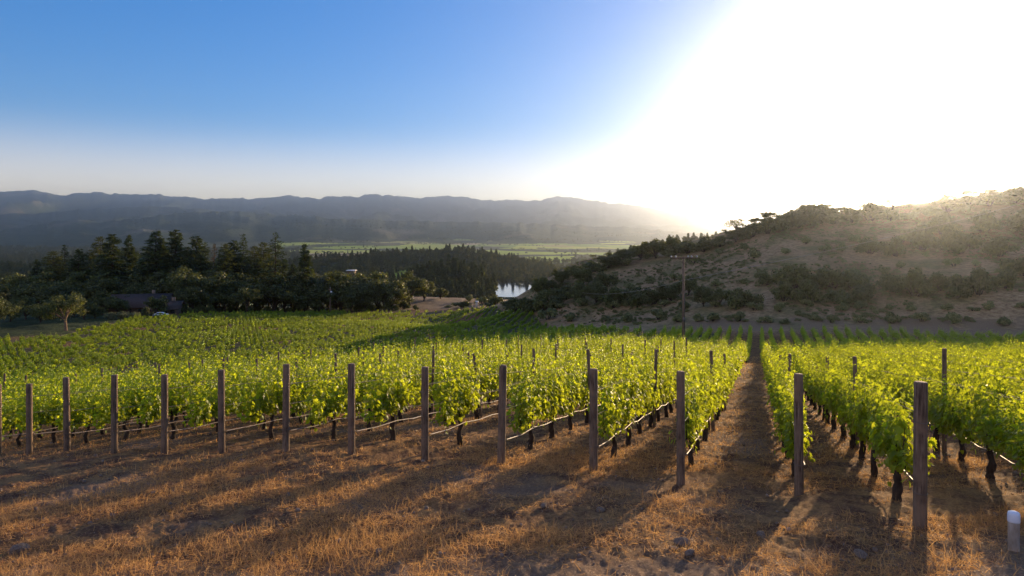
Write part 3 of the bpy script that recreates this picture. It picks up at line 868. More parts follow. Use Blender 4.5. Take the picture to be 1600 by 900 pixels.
# ------------------------------------------------------------------ posts, hoses and trellis wires
def post_mesh(H, r, seed, n=14):
    rr = random.Random(seed); b = MB(); prof = []
    m = 9
    for k in range(m):
        z = -0.25 + (H + 0.25) * k / (m - 1); prof.append((r * (1 - 0.05 * k / m) * rr.uniform(0.975, 1.02), z))
    prof[-1] = (prof[-1][0], H - 0.012); prof.append((r * 0.88, H))
    b.lathe(prof, n)
    return b.data("post", M['post'], False)
def wrap_mesh(z, r):
    b = MB(); k = 14
    b.tube([(r * math.cos(2 * PI * i / k), r * math.sin(2 * PI * i / k), z + 0.008 * math.sin(2 * PI * i / k)) for i in range(k + 1)], 0.0035, 5, False)
    return b.data("wire_loop", M['wire'])
ENDM = [post_mesh(1.66, 0.068, s) for s in range(4)]
LINEM = [post_mesh(1.72, 0.040, 10 + s, 10) for s in range(4)]
WR = [wrap_mesh(0.42, 0.071), wrap_mesh(1.22, 0.070)]
PH = [1.65, 1.65, 1.65, 1.63, 1.645, 1.64, 1.65, 1.65, 1.645, 1.64, 1.67, 1.65, 1.65, 1.65]
TOPLEAN = [(0, 0.01), (-0.01, 0), (0.0, 0.0), (0, 0), (-0.02, 0), (0, 0), (0, 0), (-0.04, 0), (-0.015, 0), (0, 0), (0, 0), (-0.02, 0), (-0.045, 0), (0, 0)]
extra = [(13, np.array(POSTS[12][:2]) + 1.25 * np.array([-0.90, 0.43]))]
ends = [(i, np.array(p[:2])) for i, p in enumerate(POSTS)] + extra
LOOK = {0: "thickest weathered wooden end post standing at the far right", 1: "dark brown wooden end post beside the right side of the central aisle",
        2: "dark wooden end post at the left side of the central aisle"}
for i, p in ends:
    z = z1(*p)
    e = empty("vineyard_end_post", (p[0], p[1], z)); e.rotation_euler = (TOPLEAN[i][1], TOPLEAN[i][0], 0.7 * i)
    fat = 1.06 if i == 0 else (0.92 if i in (1, 2) else 1.0)
    e.scale = (fat, fat, PH[i] / 1.66)
    tag(e, LOOK.get(i, f"round brown wooden end post, {nth(14 - i)} from the left along the front"), "post", "wooden end posts of the vine rows")
    link("post_shaft", ENDM[i % 4], e)
    for w in WR: link("wire_loop", w, e)
np_ = 0
LEANS = {(6, 6.0): 0.12, (9, 12.0): 0.1}
for i, s in ROWS:
    if i < -6 or i > 30: continue
    c = 0
    for t in [6.0 * k for k in range(1, 9)]:
        p = s + t * D; 
        if p[1] < 5: continue
        px = 800 + F * p[0] / p[1]
        if px < -5 or px > 1605 or p[1] > np.interp(px, NB_PX, NB_Y) or p[1] > 44: continue
        if i < 0 and p[1] > 15.5: continue
        if i < 3 and p[1] > 24: continue
        if (i * 5 + int(t)) % 3 == 0 and p[1] > 22: continue
        r = random.Random(i * 77 + int(t))
        c += 1
        p = p + np.array([0.941, -0.339]) * 0.10
        e = empty("vineyard_line_post", (p[0], p[1], z1(*p))); e.rotation_euler = (r.uniform(-.03, .03), r.uniform(-.03, .03) + LEANS.get((i, t), 0), r.uniform(0, 6))
        if i <= 13 and i >= 0: rl = "in the row of the " + row_label(i)
        elif i < 0: rl = f"in row {nth(-i)} right of the rightmost end post"
        else: rl = f"in row {nth(i - 13)} beyond the leftmost end post"
        tag(e, f"thin brown line post, {nth(c)} {rl}", "post", "thin line posts among the vines")
        e.scale = (1, 1, r.uniform(1.0, 1.12))
        link("post_shaft", LINEM[r.randrange(4)], e)

def rowpath(s, t0, t1, h, step=1.5, sag=0.0, rj=None, side=0.0):
    out = []; t = t0; k = 0
    tt = np.arange(t0, t1, step / 2)
    X = s[0] + tt * D[0] + 0.941 * side; Y = s[1] + tt * D[1] - 0.339 * side
    zz = terrain(X, Y)[0]
    for q, (x, y, z) in enumerate(zip(X, Y, zz)):
        out.append((x, y, z + h - (sag if q % 2 else 0) + (rj.uniform(-0.012, 0.012) if rj else 0)))
    return out
for i, s in ROWS:
    if i < -4 or i > 13: continue
    if i < 0: t0 = max(0.0, (5.5 - s[1]) / D[1])
    else: t0 = 0.0
    rj = random.Random(i)
    px1 = None; t1 = 42 if i <= 3 else 24
    b = MB(); b.tube(rowpath(s, t0 + 0.05, t1, 0.42, 1.5, 0.035, rj, 0.075), 0.0105, 6, False)
    rl = row_label(i) if i >= 0 else None
    lab = f"pale drip hose sagging along the vine trunks behind the {rl}" if rl else f"pale drip hose along trunks of row {nth(-i)} right of the rightmost end post"
    tag(link("drip_hose", b.data("drip_hose", M['hose'], True)), lab, "drip hose", "drip irrigation hoses along the rows")
    e = empty("trellis", (s[0], s[1], z1(*s)))
    lab = f"steel trellis wires strung behind the {rl}" if rl else f"steel trellis wires of row {nth(-i)} right of the rightmost end post"
    tag(e, lab, "trellis wire", "trellis wires of the vine rows")
    for h, sd in ((0.61, 0), (0.92, 0.05), (0.92, -0.05), (1.3, 0.045), (1.3, -0.045)):
        b = MB(); b.tube(rowpath(s, t0, t1, h, 3.0, 0.0, None, sd), 0.0028, 4, False)
        o = link("wire", b.data("wire", M['wire'])); o.parent = e; o.matrix_parent_inverse = Matrix.Translation(-Vector(e.location))

# capped plastic standpipe at the right edge
x, y, _ = P(1584, 850, 6.6); z = z1(x, y)
e = empty("standpipe", (x, y, z - 0.02)); tag(e, "pale capped plastic standpipe in dry grass at the lower right edge", "pipe")
b = MB(); b.lathe([(0.048, -0.2), (0.048, 0.30), (0.050, 0.305), (0.050, 0.33)], 20); link("pipe", b.data("pipe", M['pvc'], True), e)
b = MB(); b.lathe([(0.0515, 0.30), (0.0525, 0.31), (0.0525, 0.37), (0.047, 0.392), (0.03, 0.40)], 20); link("cap", b.data("cap", M['pvc_cap'], True), e)

# ------------------------------------------------------------------ dry grass, clods and stones
def build_grass():
    g = np.random.default_rng(77)
    BV = np.array([(-0.5, 0, 0), (0.5, 0, 0), (0.35, 0.55, 0.05), (-0.35, 0.55, 0.05), (0, 1, 0.22)], float)
    Vs, Fs = [], []; off = 0
    def batch(n, y0, y1, L0, L1, width, lie, thr, pw=1.5):
        nonlocal off
        u = g.random(n); Y = (y0 ** pw + u * (y1 ** pw - y0 ** pw)) ** (1 / pw) if pw else np.exp(np.log(y0) + u * np.log(y1 / y0))
        X = g.uniform(-0.80, 0.80, n) * Y
        dn = fbm(X * 0.55, Y * 0.8, 3, 141) + 0.4 * fbm(X * 2.5, Y * 2.5, 2, 151)
        dtr = np.abs(Y - (6.1 - 0.02 * X))
        keep = dn + g.normal(0, 0.18, n) > thr
        X, Y = X[keep], Y[keep]; n = len(X)
        z = Z(X, Y) - 0.004
        az = g.uniform(0, 2 * PI, n)
        el = np.where(g.random(n) < lie, g.normal(0.1, 0.12, n), g.uniform(0.5, 1.45, n))
        tip = np.stack([np.cos(az) * np.cos(el), np.sin(az) * np.cos(el), np.sin(el)], 1)
        nr = rdir(n, g); R = frames(nr, tip)
        # keep the blade axis exactly on tip
        side = np.cross(tip, nr); side /= np.linalg.norm(side, axis=1, keepdims=True)
        nn = np.cross(side, tip); R = np.stack([side, tip, nn], 2)
        L = g.uniform(L0, L1, n) * np.where(el < 0.4, 0.8, 1)
        w = width * g.uniform(0.6, 1.3, n)
        lift = np.where(el < 0.4, g.uniform(0.0, 0.03, n), 0)
        v, f = stamp(BV, [(0,)], np.stack([X, Y, z + lift], 1), R, np.stack([w, L, L], 1))
        o = (np.arange(n) * 5)[:, None]
        f1 = np.array([[0, 1, 2, 3]]) + o; f2 = np.array([[3, 2, 4]]) + o
        return v, f1, f2
    for args in [(170000, 3.6, 12, 0.03, 0.12, 0.0055, 0.75, 0.03),
                 (60000, 3.6, 13, 0.08, 0.22, 0.0045, 0.3, 0.24), (14000, 3.6, 9.5, 0.12, 0.30, 0.0045, 0.2, 0.50),
                 (80000, 11, 30, 0.05, 0.14, 0.010, 0.6, -0.08),
                 (50000, 28, 75, 0.10, 0.22, 0.025, 0.3, -0.2)]:
        v, f1, f2 = batch(*args)
        Vs.append(v); Fs.append((f1 + off, f2 + off)); off += len(v)
    V = np.vstack(Vs)
    q = np.vstack([a for a, _ in Fs]); t = np.vstack([b for _, b in Fs])
    me = bpy.data.meshes.new("dry_grass")
    me.vertices.add(len(V)); me.vertices.foreach_set("co", V.astype(np.float32).ravel())
    me.loops.add(len(q) * 4 + len(t) * 3); me.polygons.add(len(q) + len(t))
    me.loops.foreach_set("vertex_index", np.concatenate([q.ravel(), t.ravel()]).astype(np.int32))
    me.polygons.foreach_set("loop_start", np.concatenate([np.arange(len(q)) * 4, len(q) * 4 + np.arange(len(t)) * 3]).astype(np.int32))
    me.update(calc_edges=True); me.materials.append(M['straw'])
    tag(link("dry_grass", me), "dry golden grass and straw littering the bare ground", kind='stuff')
build_grass()

def rock_mesh(seed, sub=2):
    import bmesh
    bm = bmesh.new(); bmesh.ops.create_icosphere(bm, subdivisions=sub, radius=1.0)
    r = random.Random(seed); ax = [(Vector((r.gauss(0, 1), r.gauss(0, 1), r.gauss(0, 1))).normalized(), r.uniform(0.55, 0.95)) for _ in range(9)]
    for v in bm.verts:
        for a, d in ax:
            q = v.co.dot(a)
            if q > d: v.co -= a * (q - d)
        v.co *= r.uniform(0.95, 1.05); v.co.z *= 0.72
    me = bpy.data.meshes.new("rock"); bm.to_mesh(me); bm.free(); me.materials.append(M['rock']); return me
RK = [rock_mesh(s) for s in range(5)]
RKL = [rock_mesh(20 + s, 1) for s in range(4)]
def arr(me):
    v = np.empty(len(me.vertices) * 3, np.float32); me.vertices.foreach_get("co", v)
    return v.reshape(-1, 3).astype(float), np.array([list(p.vertices) for p in me.polygons])
def build_clods():
    g = np.random.default_rng(3); Vs = []; Fs = []; off = 0
    for me in RKL:
        tv, tf = arr(me)
        n = 900
        Y = 3.6 + (g.random(n) ** 1.5) * 15; X = g.uniform(-0.8, 0.8, n) * Y
        keep = fbm(X * 0.7, Y * 0.9, 3, 161) > -0.25; X, Y = X[keep], Y[keep]; n = len(X)
        s = np.exp(g.normal(-4.3, 0.55, n)); s = np.minimum(s, 0.055)
        R = frames(rdir(n, g), rdir(n, g))
        v, f = stamp(tv, tf, np.stack([X, Y, Z(X, Y) + s * 0.2], 1), R, s)
        Vs.append(v); Fs.append(f + off); off += len(v)
    me = mesh_data("soil_clods", np.vstack(Vs), np.vstack(Fs), M['rock'])
    tag(link("soil_clods", me), "small brown clods and stones scattered on the soil", kind='stuff')
build_clods()
for k, (px, py, Y, s, lab) in enumerate([
        (1066, 852, 6.0, 0.085, "largest brown rock of the cluster below the aisle post"), (1078, 868, 5.7, 0.06, "brown rock at the front of the small rock cluster"),
        (1052, 860, 5.8, 0.045, "smallest rock at the left of the small rock cluster"),
        (1190, 838, 6.3, 0.06, "grey brown rock at the foot of the central aisle"), (1345, 870, 5.6, 0.07, "flat brown rock in straw left of the rightmost post foot"),
        (30, 862, 6.5, 0.10, "brown rock in dry grass at the lower left corner"), (592, 866, 6.2, 0.05, "small tan stone in the straw at bottom centre"),
        (938, 800, 7.2, 0.06, "dark rock on the bare soil below the eleventh end post"), (850, 792, 7.3, 0.05, "dark stone on shaded soil left of the eleventh post")]):
    x = (px - 800) / F * Y; r = random.Random(k)
    # slide along the sight line to the ground
    for yy in np.linspace(3, 16, 400):
        xx = (px - 800) / F * yy
        if -(py - HY) / F * yy <= z1(xx, yy): break
    o = link("rock", RK[k % 5], None, (xx, yy, z1(xx, yy) + s * 0.25)); o.scale = (s * 1.2, s, s * 0.9); o.rotation_euler = (0, 0, r.uniform(0, 6))
    tag(o, lab, "rock", "loose rocks in the foreground")

# ------------------------------------------------------------------ trees
def leaf_cloud(g, centers, radii, n, size, flat=0.75, shell=0.55):
    ci_ = g.choice(len(centers), n, p=(radii ** 2) / (radii ** 2).sum())
    d = rdir(n, g); rr = (shell + (1 - shell) * g.random(n)) * radii[ci_] * (1 + 0.18 * g.normal(size=n))
    pos = centers[ci_] + d * rr[:, None] * np.array([1, 1, flat])
    nrm = d + 0.75 * rdir(n, g) + np.array([0, 0, 0.25]); tip = rdir(n, g)
    return pos, frames(nrm, tip), size * g.uniform(0.6, 1.35, n)
def oak_meshes(seed, H=9.0, W=9.0, n=4200, leaf=0.26, mat='oak_leaf', bark='bark', stem=0.28):
    g = np.random.default_rng(seed); r = random.Random(seed)
    cs, rs = [], []; b = MB()
    hb = H * stem
    tr = 0.035 * H
    lx, ly = r.uniform(-.4, .4), r.uniform(-.4, .4)
    b.tube([(0, 0, -0.4), (0, 0, 0.1), (lx * 0.4, ly * 0.4, hb * 0.5), (lx, ly, hb)], [tr * 1.5, tr * 1.15, tr * 0.9, tr * 0.8], 9, True, 0.1, r)
    for k in range(r.randint(8, 11)):
        a = 2 * PI * k / 9 + r.uniform(-.4, .4); q = r.uniform(0.35, 1.0)
        ex, ey = lx + math.cos(a) * W * 0.36 * q, ly + math.sin(a) * W * 0.36 * q
        ez = hb + (H - hb) * (r.uniform(0.25, 0.55) + 0.42 * (1 - q))
        b.tube([(lx, ly, hb * 0.9), (lx + (ex - lx) * 0.45, ly + (ey - ly) * 0.45, hb + (ez - hb) * 0.55 + 0.2), (ex, ey, ez)], [tr * 0.55, tr * 0.36, tr * 0.12], 6, False, 0.08, r)
        cs.append((ex, ey, ez)); rs.append(W * r.uniform(0.13, 0.19))
        for m in range(4):
            cs.append((ex + r.gauss(0, W * 0.12), ey + r.gauss(0, W * 0.12), min(H * 0.93, max(hb * 0.9 if stem > 0.2 else H * 0.1, ez + r.gauss(0.02, 0.10) * H)))); rs.append(W * r.uniform(0.06, 0.13))
    cs = np.array(cs); rs = np.array(rs)
    p, R, s = leaf_cloud(g, cs, rs, n, leaf)
    v, f = stamp(QV, QF, p, R, s)
    return b.data("oak_trunk", M[bark], True), mesh_data("oak_crown", v, f, M[mat])
def conifer_meshes(seed, H=24.0, W=8.0, mat='needle', thin=1.0, n_per=62, leaf=0.34, shape=0.8, start=0.16):
    g = np.random.default_rng(seed); r = random.Random(seed); b = MB()
    b.tube([(0, 0, -1), (0, 0, H * 0.3), (r.uniform(-.2, .2), r.uniform(-.2, .2), H * 0.7), (0, 0, H)], [0.016 * H, 0.012 * H, 0.006 * H, 0.0012 * H], 8, True)
    pos, tip, nrm, sz = [], [], [], []
    z = H * start
    while z < H * 0.985:
        q = (z / H - start) / (1 - start)
        Rr = W / 2 * (1 - q) ** shape * (0.55 + 0.45 * min(1, q * 5)) + 0.12
        nb = max(4, int(r.uniform(5, 8)))
        for k in range(nb):
            if r.random() > 0.88 * thin: continue
            a = r.uniform(0, 2 * PI); L = Rr * r.uniform(0.6, 1.18); dr = r.uniform(-0.32, 0.08) + 0.35 * q
            ca, sa = math.cos(a), math.sin(a)
            m = max(6, int(n_per * L / (W / 2) * 0.62))
            t = g.random(m) ** 0.7
            spread = 0.24 * L * (1 - t * 0.6) + 0.1
            lat = g.normal(0, 1, m) * spread * 0.6
            x = ca * L * t - sa * lat; y = sa * L * t + ca * lat; zz = z + L * t * dr - 0.12 * L * t * t + g.normal(0, 0.12, m) - np.abs(lat) * 0.25
            pos.append(np.stack([x, y, zz], 1))
            d = np.stack([np.full(m, ca) - sa * lat * 1.5, np.full(m, sa) + ca * lat * 1.5, np.full(m, dr - 0.25) + g.normal(0, .3, m)], 1)
            tip.append(d); nn = np.stack([g.normal(0, .5, m), g.normal(0, .5, m), np.full(m, 0.8)], 1); nrm.append(nn)
            sz.append(leaf * g.uniform(0.7, 1.4, m) * (0.75 + 0.25 * (1 - q)))
            if L > 1: b.tube([(0, 0, z), (ca * L * 0.8, sa * L * 0.8, z + L * 0.8 * dr)], [0.05, 0.015], 4, False)
        z += H * 0.022 * r.uniform(0.7, 1.3)
    pos = np.vstack(pos); R = frames(np.vstack(nrm), np.vstack(tip)); s = np.concatenate(sz)
    s3 = np.stack([s * 0.75, s * 1.35, s], 1)
    v, f = stamp(QV, QF, pos, R, s3)
    return b.data("conifer_trunk", M['bark'], True), mesh_data("conifer_crown", v, f, M[mat])
def shrub_meshes(seed, n=1100, leaf=0.13, mat='scrub_leaf', flat=0.75):
    g = np.random.default_rng(seed); r = random.Random(seed); cs = []; rs = []; b = MB()
    for k in range(9):
        a = r.uniform(0, 6.28); q = r.uniform(0, 0.62)
        c = (math.cos(a) * q, math.sin(a) * q, r.uniform(0.35, 0.95) * (1.05 - q * 0.6)); cs.append(c); rs.append(r.uniform(0.24, 0.42))
        b.tube([(0, 0, -0.15), (c[0] * 0.5, c[1] * 0.5, c[2] * 0.6), c], [0.04, 0.025, 0.01], 4, False)
    p, R, s = leaf_cloud(g, np.array(cs), np.array(rs), n, leaf, 0.85, 0.35)
    p[:, 2] = np.abs(p[:, 2])
    v, f = stamp(QV, QF, p, R, s)
    return b.data("shrub_stem", M['bark'], True), mesh_data("shrub_crown", v, f, M[mat])

OAK = [oak_meshes(s) for s in range(4)]
CON = [conifer_meshes(50 + s, shape=[0.75, 0.9, 0.7, 0.85][s], W=[12, 11, 13.5, 11][s], n_per=120, leaf=0.55) for s in range(4)]
CONT = [conifer_meshes(60 + s, W=10.5, thin=0.75, n_per=70, leaf=0.4, start=0.22) for s in range(2)]
CONP = [conifer_meshes(70, W=13, mat='oak_leaf', shape=0.5, start=0.2, n_per=100, leaf=0.42), conifer_meshes(71, mat='dead_needle', W=6, thin=0.6, n_per=30)]
BELT = [oak_meshes(40 + s, 9, 11, 6500, 0.3, 'oak_leaf', 'bark', 0.10) for s in range(4)]
SHR = [shrub_meshes(s) for s in range(4)]
SHD = [shrub_meshes(10 + s, 2600, 0.085, 'oak_leaf') for s in range(3)]
SHP = [shrub_meshes(20, 2200, 0.08, 'pale_leaf')]

def put(name, pair, x, y, sc, label, cat, group, rz=None, parts=("trunk", "crown"), dz=-0.1):
    e = empty(name, (x, y, z1(x, y) + dz), random.uniform(0, 6.28) if rz is None else rz)
    e.scale = sc if hasattr(sc, '__len__') else (sc, sc, sc)
    tag(e, label, cat, group)
    link(parts[0], pair[0], e); link(parts[1], pair[1], e)
    return e

G_C = "tall conifers rising from the left tree line"
CONIFERS = [ # column, top row, depth, kind, width factor, label words
    (84, 392, 262, 'P', 1.0, "rounded pale green conifer at the left end of the tall tree line"),
    (101, 381, 270, 'T', .8, "thin open-crowned conifer just right of the rounded pale one"),
    (123, 387, 258, 'C', .9, "short broad dark conifer left of the brownish pointed pair"),
    (157, 369, 280, 'P', .7, "pale brownish green conifer touching the left side of a broad fir"),
    (175, 365, 250, 'C', 1.15, "broad pyramid-shaped fir with a bare lower trunk above the house"),
    (201, 367, 272, 'C', .85, "slim fir immediately right of the broad pyramid-shaped fir"),
    (222, 398, 262, 'C', .8, "low dark conifer filling the dip before the tallest pair"),
    (244, 358, 252, 'C', 1.2, "tallest bushy conifer left of centre in the line, right of the house"),
    (274, 358, 262, 'C', 1.1, "tall dark conifer paired with the tallest bushy one, on its right"),
    (292, 385, 250, 'C', .9, "dark conifer wedged between two taller ones right of the tallest pair"),
    (306, 367, 266, 'C', .95, "full conifer with layered boughs right of the tallest pair"),
    (321, 377, 272, 'T', .8, "small pointed dark conifer beside a browned thin tree"),
    (335, 380, 285, 'D', 1., "browned half-bare conifer between two dark conifers"),
    (351, 380, 262, 'P', .75, "round-shouldered dark conifer left of a sharp spire"),
    (365, 374, 268, 'C', .9, "dark thick conifer just left of the sharp spire"),
    (380, 364, 275, 'T', .8, "sharp spire conifer with open boughs in the right half of the line"),
    (397, 384, 282, 'P', .7, "small greyish conifer right of the sharp spire"),
    (411, 378, 278, 'P', .8, "greyish green conifer left of the tall open-boughed one"),
    (430, 361, 258, 'T', 1.0, "tall open-boughed conifer with visible gaps near the line's right end"),
    (476, 379, 262, 'C', .8, "lone dark pointed conifer at the right end of the tall line")]
for k, (px, py, Y, kd, wf, lab) in enumerate(CONIFERS):
    x = (px - 800) / F * Y; zt = -(py - HY) / F * Y; zb = z1(x, Y)
    H = zt - zb; s = H / 24.0
    pr = {'C': CON[k % 4], 'T': CONT[k % 2], 'P': CONP[0], 'D': CONP[1]}[kd]
    put("conifer_tree", pr, x, Y, (s * wf * 1.2, s * wf * 1.2, s), lab, "conifer", G_C)

for k, (px, py, Y) in enumerate([(58, 405, 282), (92, 400, 288), (112, 402, 268), (140, 392, 286), (165, 398, 274), (190, 392, 284), (212, 390, 290), (232, 388, 282), (258, 384, 276), (284, 392, 278), (300, 396, 284), (314, 394, 262), (343, 396, 280), (358, 394, 270), (388, 398, 286), (404, 402, 268), (420, 396, 288), (444, 404, 284), (458, 410, 276)]):
    x = (px - 800) / F * Y; H = -(py - HY) / F * Y - z1(x, Y); s = H / 24.0
    put("conifer_tree", CON[(k * 3 + 1) % 4], x, Y, (s * 1.25, s * 1.25, s), f"lower dark conifer, {nth(k + 1)} from the left filling the row behind the tall ones", "conifer", "lower conifers behind the tall tree line")
G_O = "dark oaks massed in the left tree belt"
r = random.Random(4)
OAKS = []   # column, top row, depth
for px, py, Y in [(-10, 440, 270), (22, 432, 300), (45, 418, 285), (70, 425, 250), (95, 436, 235), (130, 425, 245), (160, 430, 240), (185, 425, 262),
                  (225, 418, 250), (255, 425, 240), (285, 418, 242), (315, 424, 240), (340, 422, 255), (372, 428, 250), (400, 425, 262), (425, 430, 252),
                  (455, 422, 272), (482, 428, 262), (512, 414, 275), (535, 424, 266), (562, 420, 280), (590, 424, 275), (612, 430, 268), (640, 424, 286), (662, 436, 300), (688, 446, 312),
                  (300, 440, 232), (215, 442, 236), (445, 440, 258), (575, 440, 268), (550, 446, 264), (500, 445, 262), (160, 455, 215), (40, 462, 205), (15, 470, 192), (62, 474, 186), (132, 470, 196), (150, 476, 200), (-25, 462, 190), (85, 462, 205), (118, 458, 212), (180, 470, 222), (350, 456, 248), (475, 452, 268), (525, 452, 268), (600, 452, 268), (195, 450, 228), (625, 445, 276)]:
    OAKS.append((px, py, Y))
OAKS += [(243, 462, 213), (183, 462, 214)]
for k, (px, py, Y) in enumerate(sorted(OAKS)):
    x = (px - 800) / F * Y; H = -(py - HY) / F * Y - z1(x, Y); s = H / 9.0
    put("oak_tree", BELT[k % 4], x, Y, (s * r.uniform(1.0, 1.25), s * r.uniform(1.0, 1.25), s),
        f"dark rounded oak, {nth(k + 1)} from the left in the shaded tree belt", "oak tree", G_O)
for px, py, Y, wf, lab, bark in [(103, 459, 168, 1.05, "spreading oak with pale forked trunk alone at the vineyard's left edge", 1),
                           (-2, 466, 175, 1.0, "sunlit oak cut by the left picture edge beside the road", 0),
                           (386, 449, 236, 1.0, "small oak standing at the field edge right of the house", 0)]:
    x = (px - 800) / F * Y; H = -(py - HY) / F * Y - z1(x, Y); s = H / 9.0
    pr = oak_meshes(31 + int(Y), 9, 11, 4800, 0.25, 'oak_leaf', 'pale_bark' if bark else 'bark', 0.33)
    put("oak_tree", pr, x, Y, (s * wf, s * wf, s), lab, "oak tree", "oaks along the vineyard edge")

# shrubs near the house and by the lot
for k, (px, py, Y, w, kd, lab) in enumerate([
        (172, 485, 196, 2.4, SHP[0], "left of three pale clipped shrubs below the brown house"), (194, 484, 198, 2.8, SHP[0], "middle and largest of three pale clipped shrubs below the house"),
        (212, 485, 200, 2.0, SHP[0], "right of three pale clipped shrubs below the brown house"), (228, 478, 204, 2.6, SHD[0], "dark green bush right of the pale clipped shrubs"),
        (701, 476, 275, 2.2, SHD[0], "lone small round bush at the edge of the dirt lot"), (722, 468, 272, 4.6, SHD[1], "wide dark bush mound at the right of the dirt lot"),
        (735, 459, 300, 3.0, SHR[1], "small green shrub behind the wide bush mound by the lot"), (752, 460, 282, 3.6, SHR[2], "light shrub above the pale stone pillar"),
        (775, 458, 262, 4.4, SHD[2], "dark bush at the foot of the hill beside the lot"), (762, 472, 258, 4.2, SHD[0], "dark low bush right of the pale stone pillar")]):
    x = (px - 800) / F * Y; H = max(1.0, -(py - HY) / F * Y - z1(x, Y))
    put("shrub", kd, x, Y, (w, w, H / 1.25), lab, "shrub", "shrubs around the house and the lot", parts=("stem", "crown"))

for k in range(26):
    px = 290 + 14.2 * k + r.uniform(-5, 5); Y = float(np.interp(px, FB_PX, FB_Y)) + r.uniform(8, 22); w = r.uniform(2.0, 3.4)
    put("understory_bush", SHD[k % 3], (px - 800) / F * Y, Y, (w, w, w * 0.95), f"dark bush under the oaks, {nth(k + 1)} from the left behind the field", "bush", "dark bushes under the oak belt", parts=("stem", "crown"))
# ------------------------------------------------------------------ hill vegetation
G_H = "shrubs and trees on the right hillside"
def hill_z(px, Y): x = (px - 800) / F * Y; return x, z1(x, Y)
def find_depth(px, py, y0=90, y1=330):
    Ys = np.linspace(y0, y1, 400); X = (px - 800) / F * Ys; zz = Z(X, Ys); rows = HY - zz / Ys * F
    k = np.argmax(rows <= py) if (rows <= py).any() else int(np.argmin(rows))
    return Ys[k]
SK = [(1149, 346, 210, 'o', "lone open-crowned tree where the ridge starts to climb"), (1180, 344, 206, 'o', "rounded ridge tree right of the lone open one"),
      (1200, 334, 208, 'o', "domed ridge tree left of the flat-topped group"), (1218, 340, 207, 'o', "low ridge tree tucked against the domed one"), (1240, 332, 208, 'o', "ridge tree under the flat-topped group's left end"),
      (1262, 322, 210, 'o', "tallest flat-topped tree on the ridge left of the sun glare"), (1285, 321, 210, 'o', "flat-topped ridge tree, right neighbour of the tallest"),
      (1315, 326, 212, 'o', "lower ridge tree in the glare right of the flat-topped pair"), (1345, 319, 214, 't', "airy ridge tree silhouetted in the glare"),
      (1394, 310, 216, 't', "thin wispy ridge tree directly under the sun"), (1375, 323, 214, 'o', "small ridge bush tree left of the wispy one"), (1420, 322, 216, 'o', "small ridge tree right of the wispy one"),
      (1480, 304, 222, 'o', "broad ridge tree where the ridge steps up at right"), (1515, 300, 224, 'o', "ridge tree on the step at the upper right"), (1550, 298, 226, 'o', "ridge tree nearest the upper right corner"), (1590, 296, 228, 'o', "ridge tree touching the right picture edge")]
OPEN = [oak_meshes(90 + s, 9, 9, 1300, 0.28, 'oak_leaf', 'bark', 0.25) for s in range(2)]
for k, (px, py, Y, kd, lab) in enumerate(SK):
    x = (px - 800) / F * Y; H = max(2.0, -(py - 5 - HY) / F * Y - z1(x, Y)); s = H / 9.0
    pr = OPEN[k % 2] if (kd == 't' or k == 0) else OAK[k % 4]
    put("ridge_tree", pr, x, Y, (s * 1.7, s * 1.7, s), lab, "ridge tree", "trees along the hill ridge")
# dark tree masses along the left shoulder of the hill
SH = [(805, 488, 40), (828, 487, 45), (850, 485, 45), (870, 480, 40), (845, 466, 40), (862, 456, 30), (880, 470, 45), (905, 470, 45), (880, 446, 32), (898, 430, 45), (925, 426, 50), (950, 419, 45),
      (975, 413, 45), (1000, 406, 50), (1025, 403, 50), (1050, 399, 50), (1075, 396, 50), (1100, 393, 50), (1125, 386, 46), (1150, 378, 46), (1175, 371, 50), (1200, 365, 52), (1225, 360, 52), (1250, 355, 54),
      (1275, 352, 52), (1300, 350, 50), (1330, 348, 50), (1360, 346, 50), (1390, 345, 50), (1420, 343, 55), (1450, 338, 55), (1480, 331, 55), (1510, 326, 55), (1545, 322, 55), (1585, 318, 60),
      (930, 476, 50), (960, 479, 50), (990, 477, 60), (1020, 477, 50), (1050, 471, 50), (908, 448, 40), (945, 450, 44), (1075, 462, 44), (1100, 479, 45), (1125, 478, 45), (1148, 481, 50), (1172, 479, 45), (1200, 446, 34),
      (1240, 451, 60), (1270, 456, 50), (1300, 451, 60), (1335, 453, 60), (1225, 471, 40), (1262, 475, 50), (1310, 475, 50), (1350, 471, 50), (1400, 456, 60), (1430, 463, 50), (1465, 456, 45), (1495, 466, 60),
      (1530, 461, 60), (1570, 451, 60), (1600, 431, 60), (1560, 401, 60), (1500, 396, 60), (1440, 391, 60), (1400, 401, 50), (1360, 396, 50), (1600, 361, 60), (1540, 361, 60), (1470, 366, 50)]
for k, (px, py, wp) in enumerate(sorted(SH)):
    Y = find_depth(px, py); x = (px - 800) / F * Y; wm = wp * Y / F * r.uniform(0.9, 1.2)
    q = wm / 1.75
    hz = 0.6 * wm * r.uniform(0.8, 1.3) * (0.8 if py < 440 and px < 1200 else (0.62 if px > 1380 and py < 350 else 1.0))
    tree = px < 1160 and k % 2 == 0
    put("hill_oak", BELT[k % 4] if tree else SHD[k % 3], x, Y, (wm / 11, wm / 11, hz / 9) if tree else (q, q * 0.9, hz / 1.2), f"dark dense evergreen clump, {nth(k + 1)} from the left on the hillside", "hill bush", "dark evergreen clumps on the hillside", parts=("stem", "crown"))
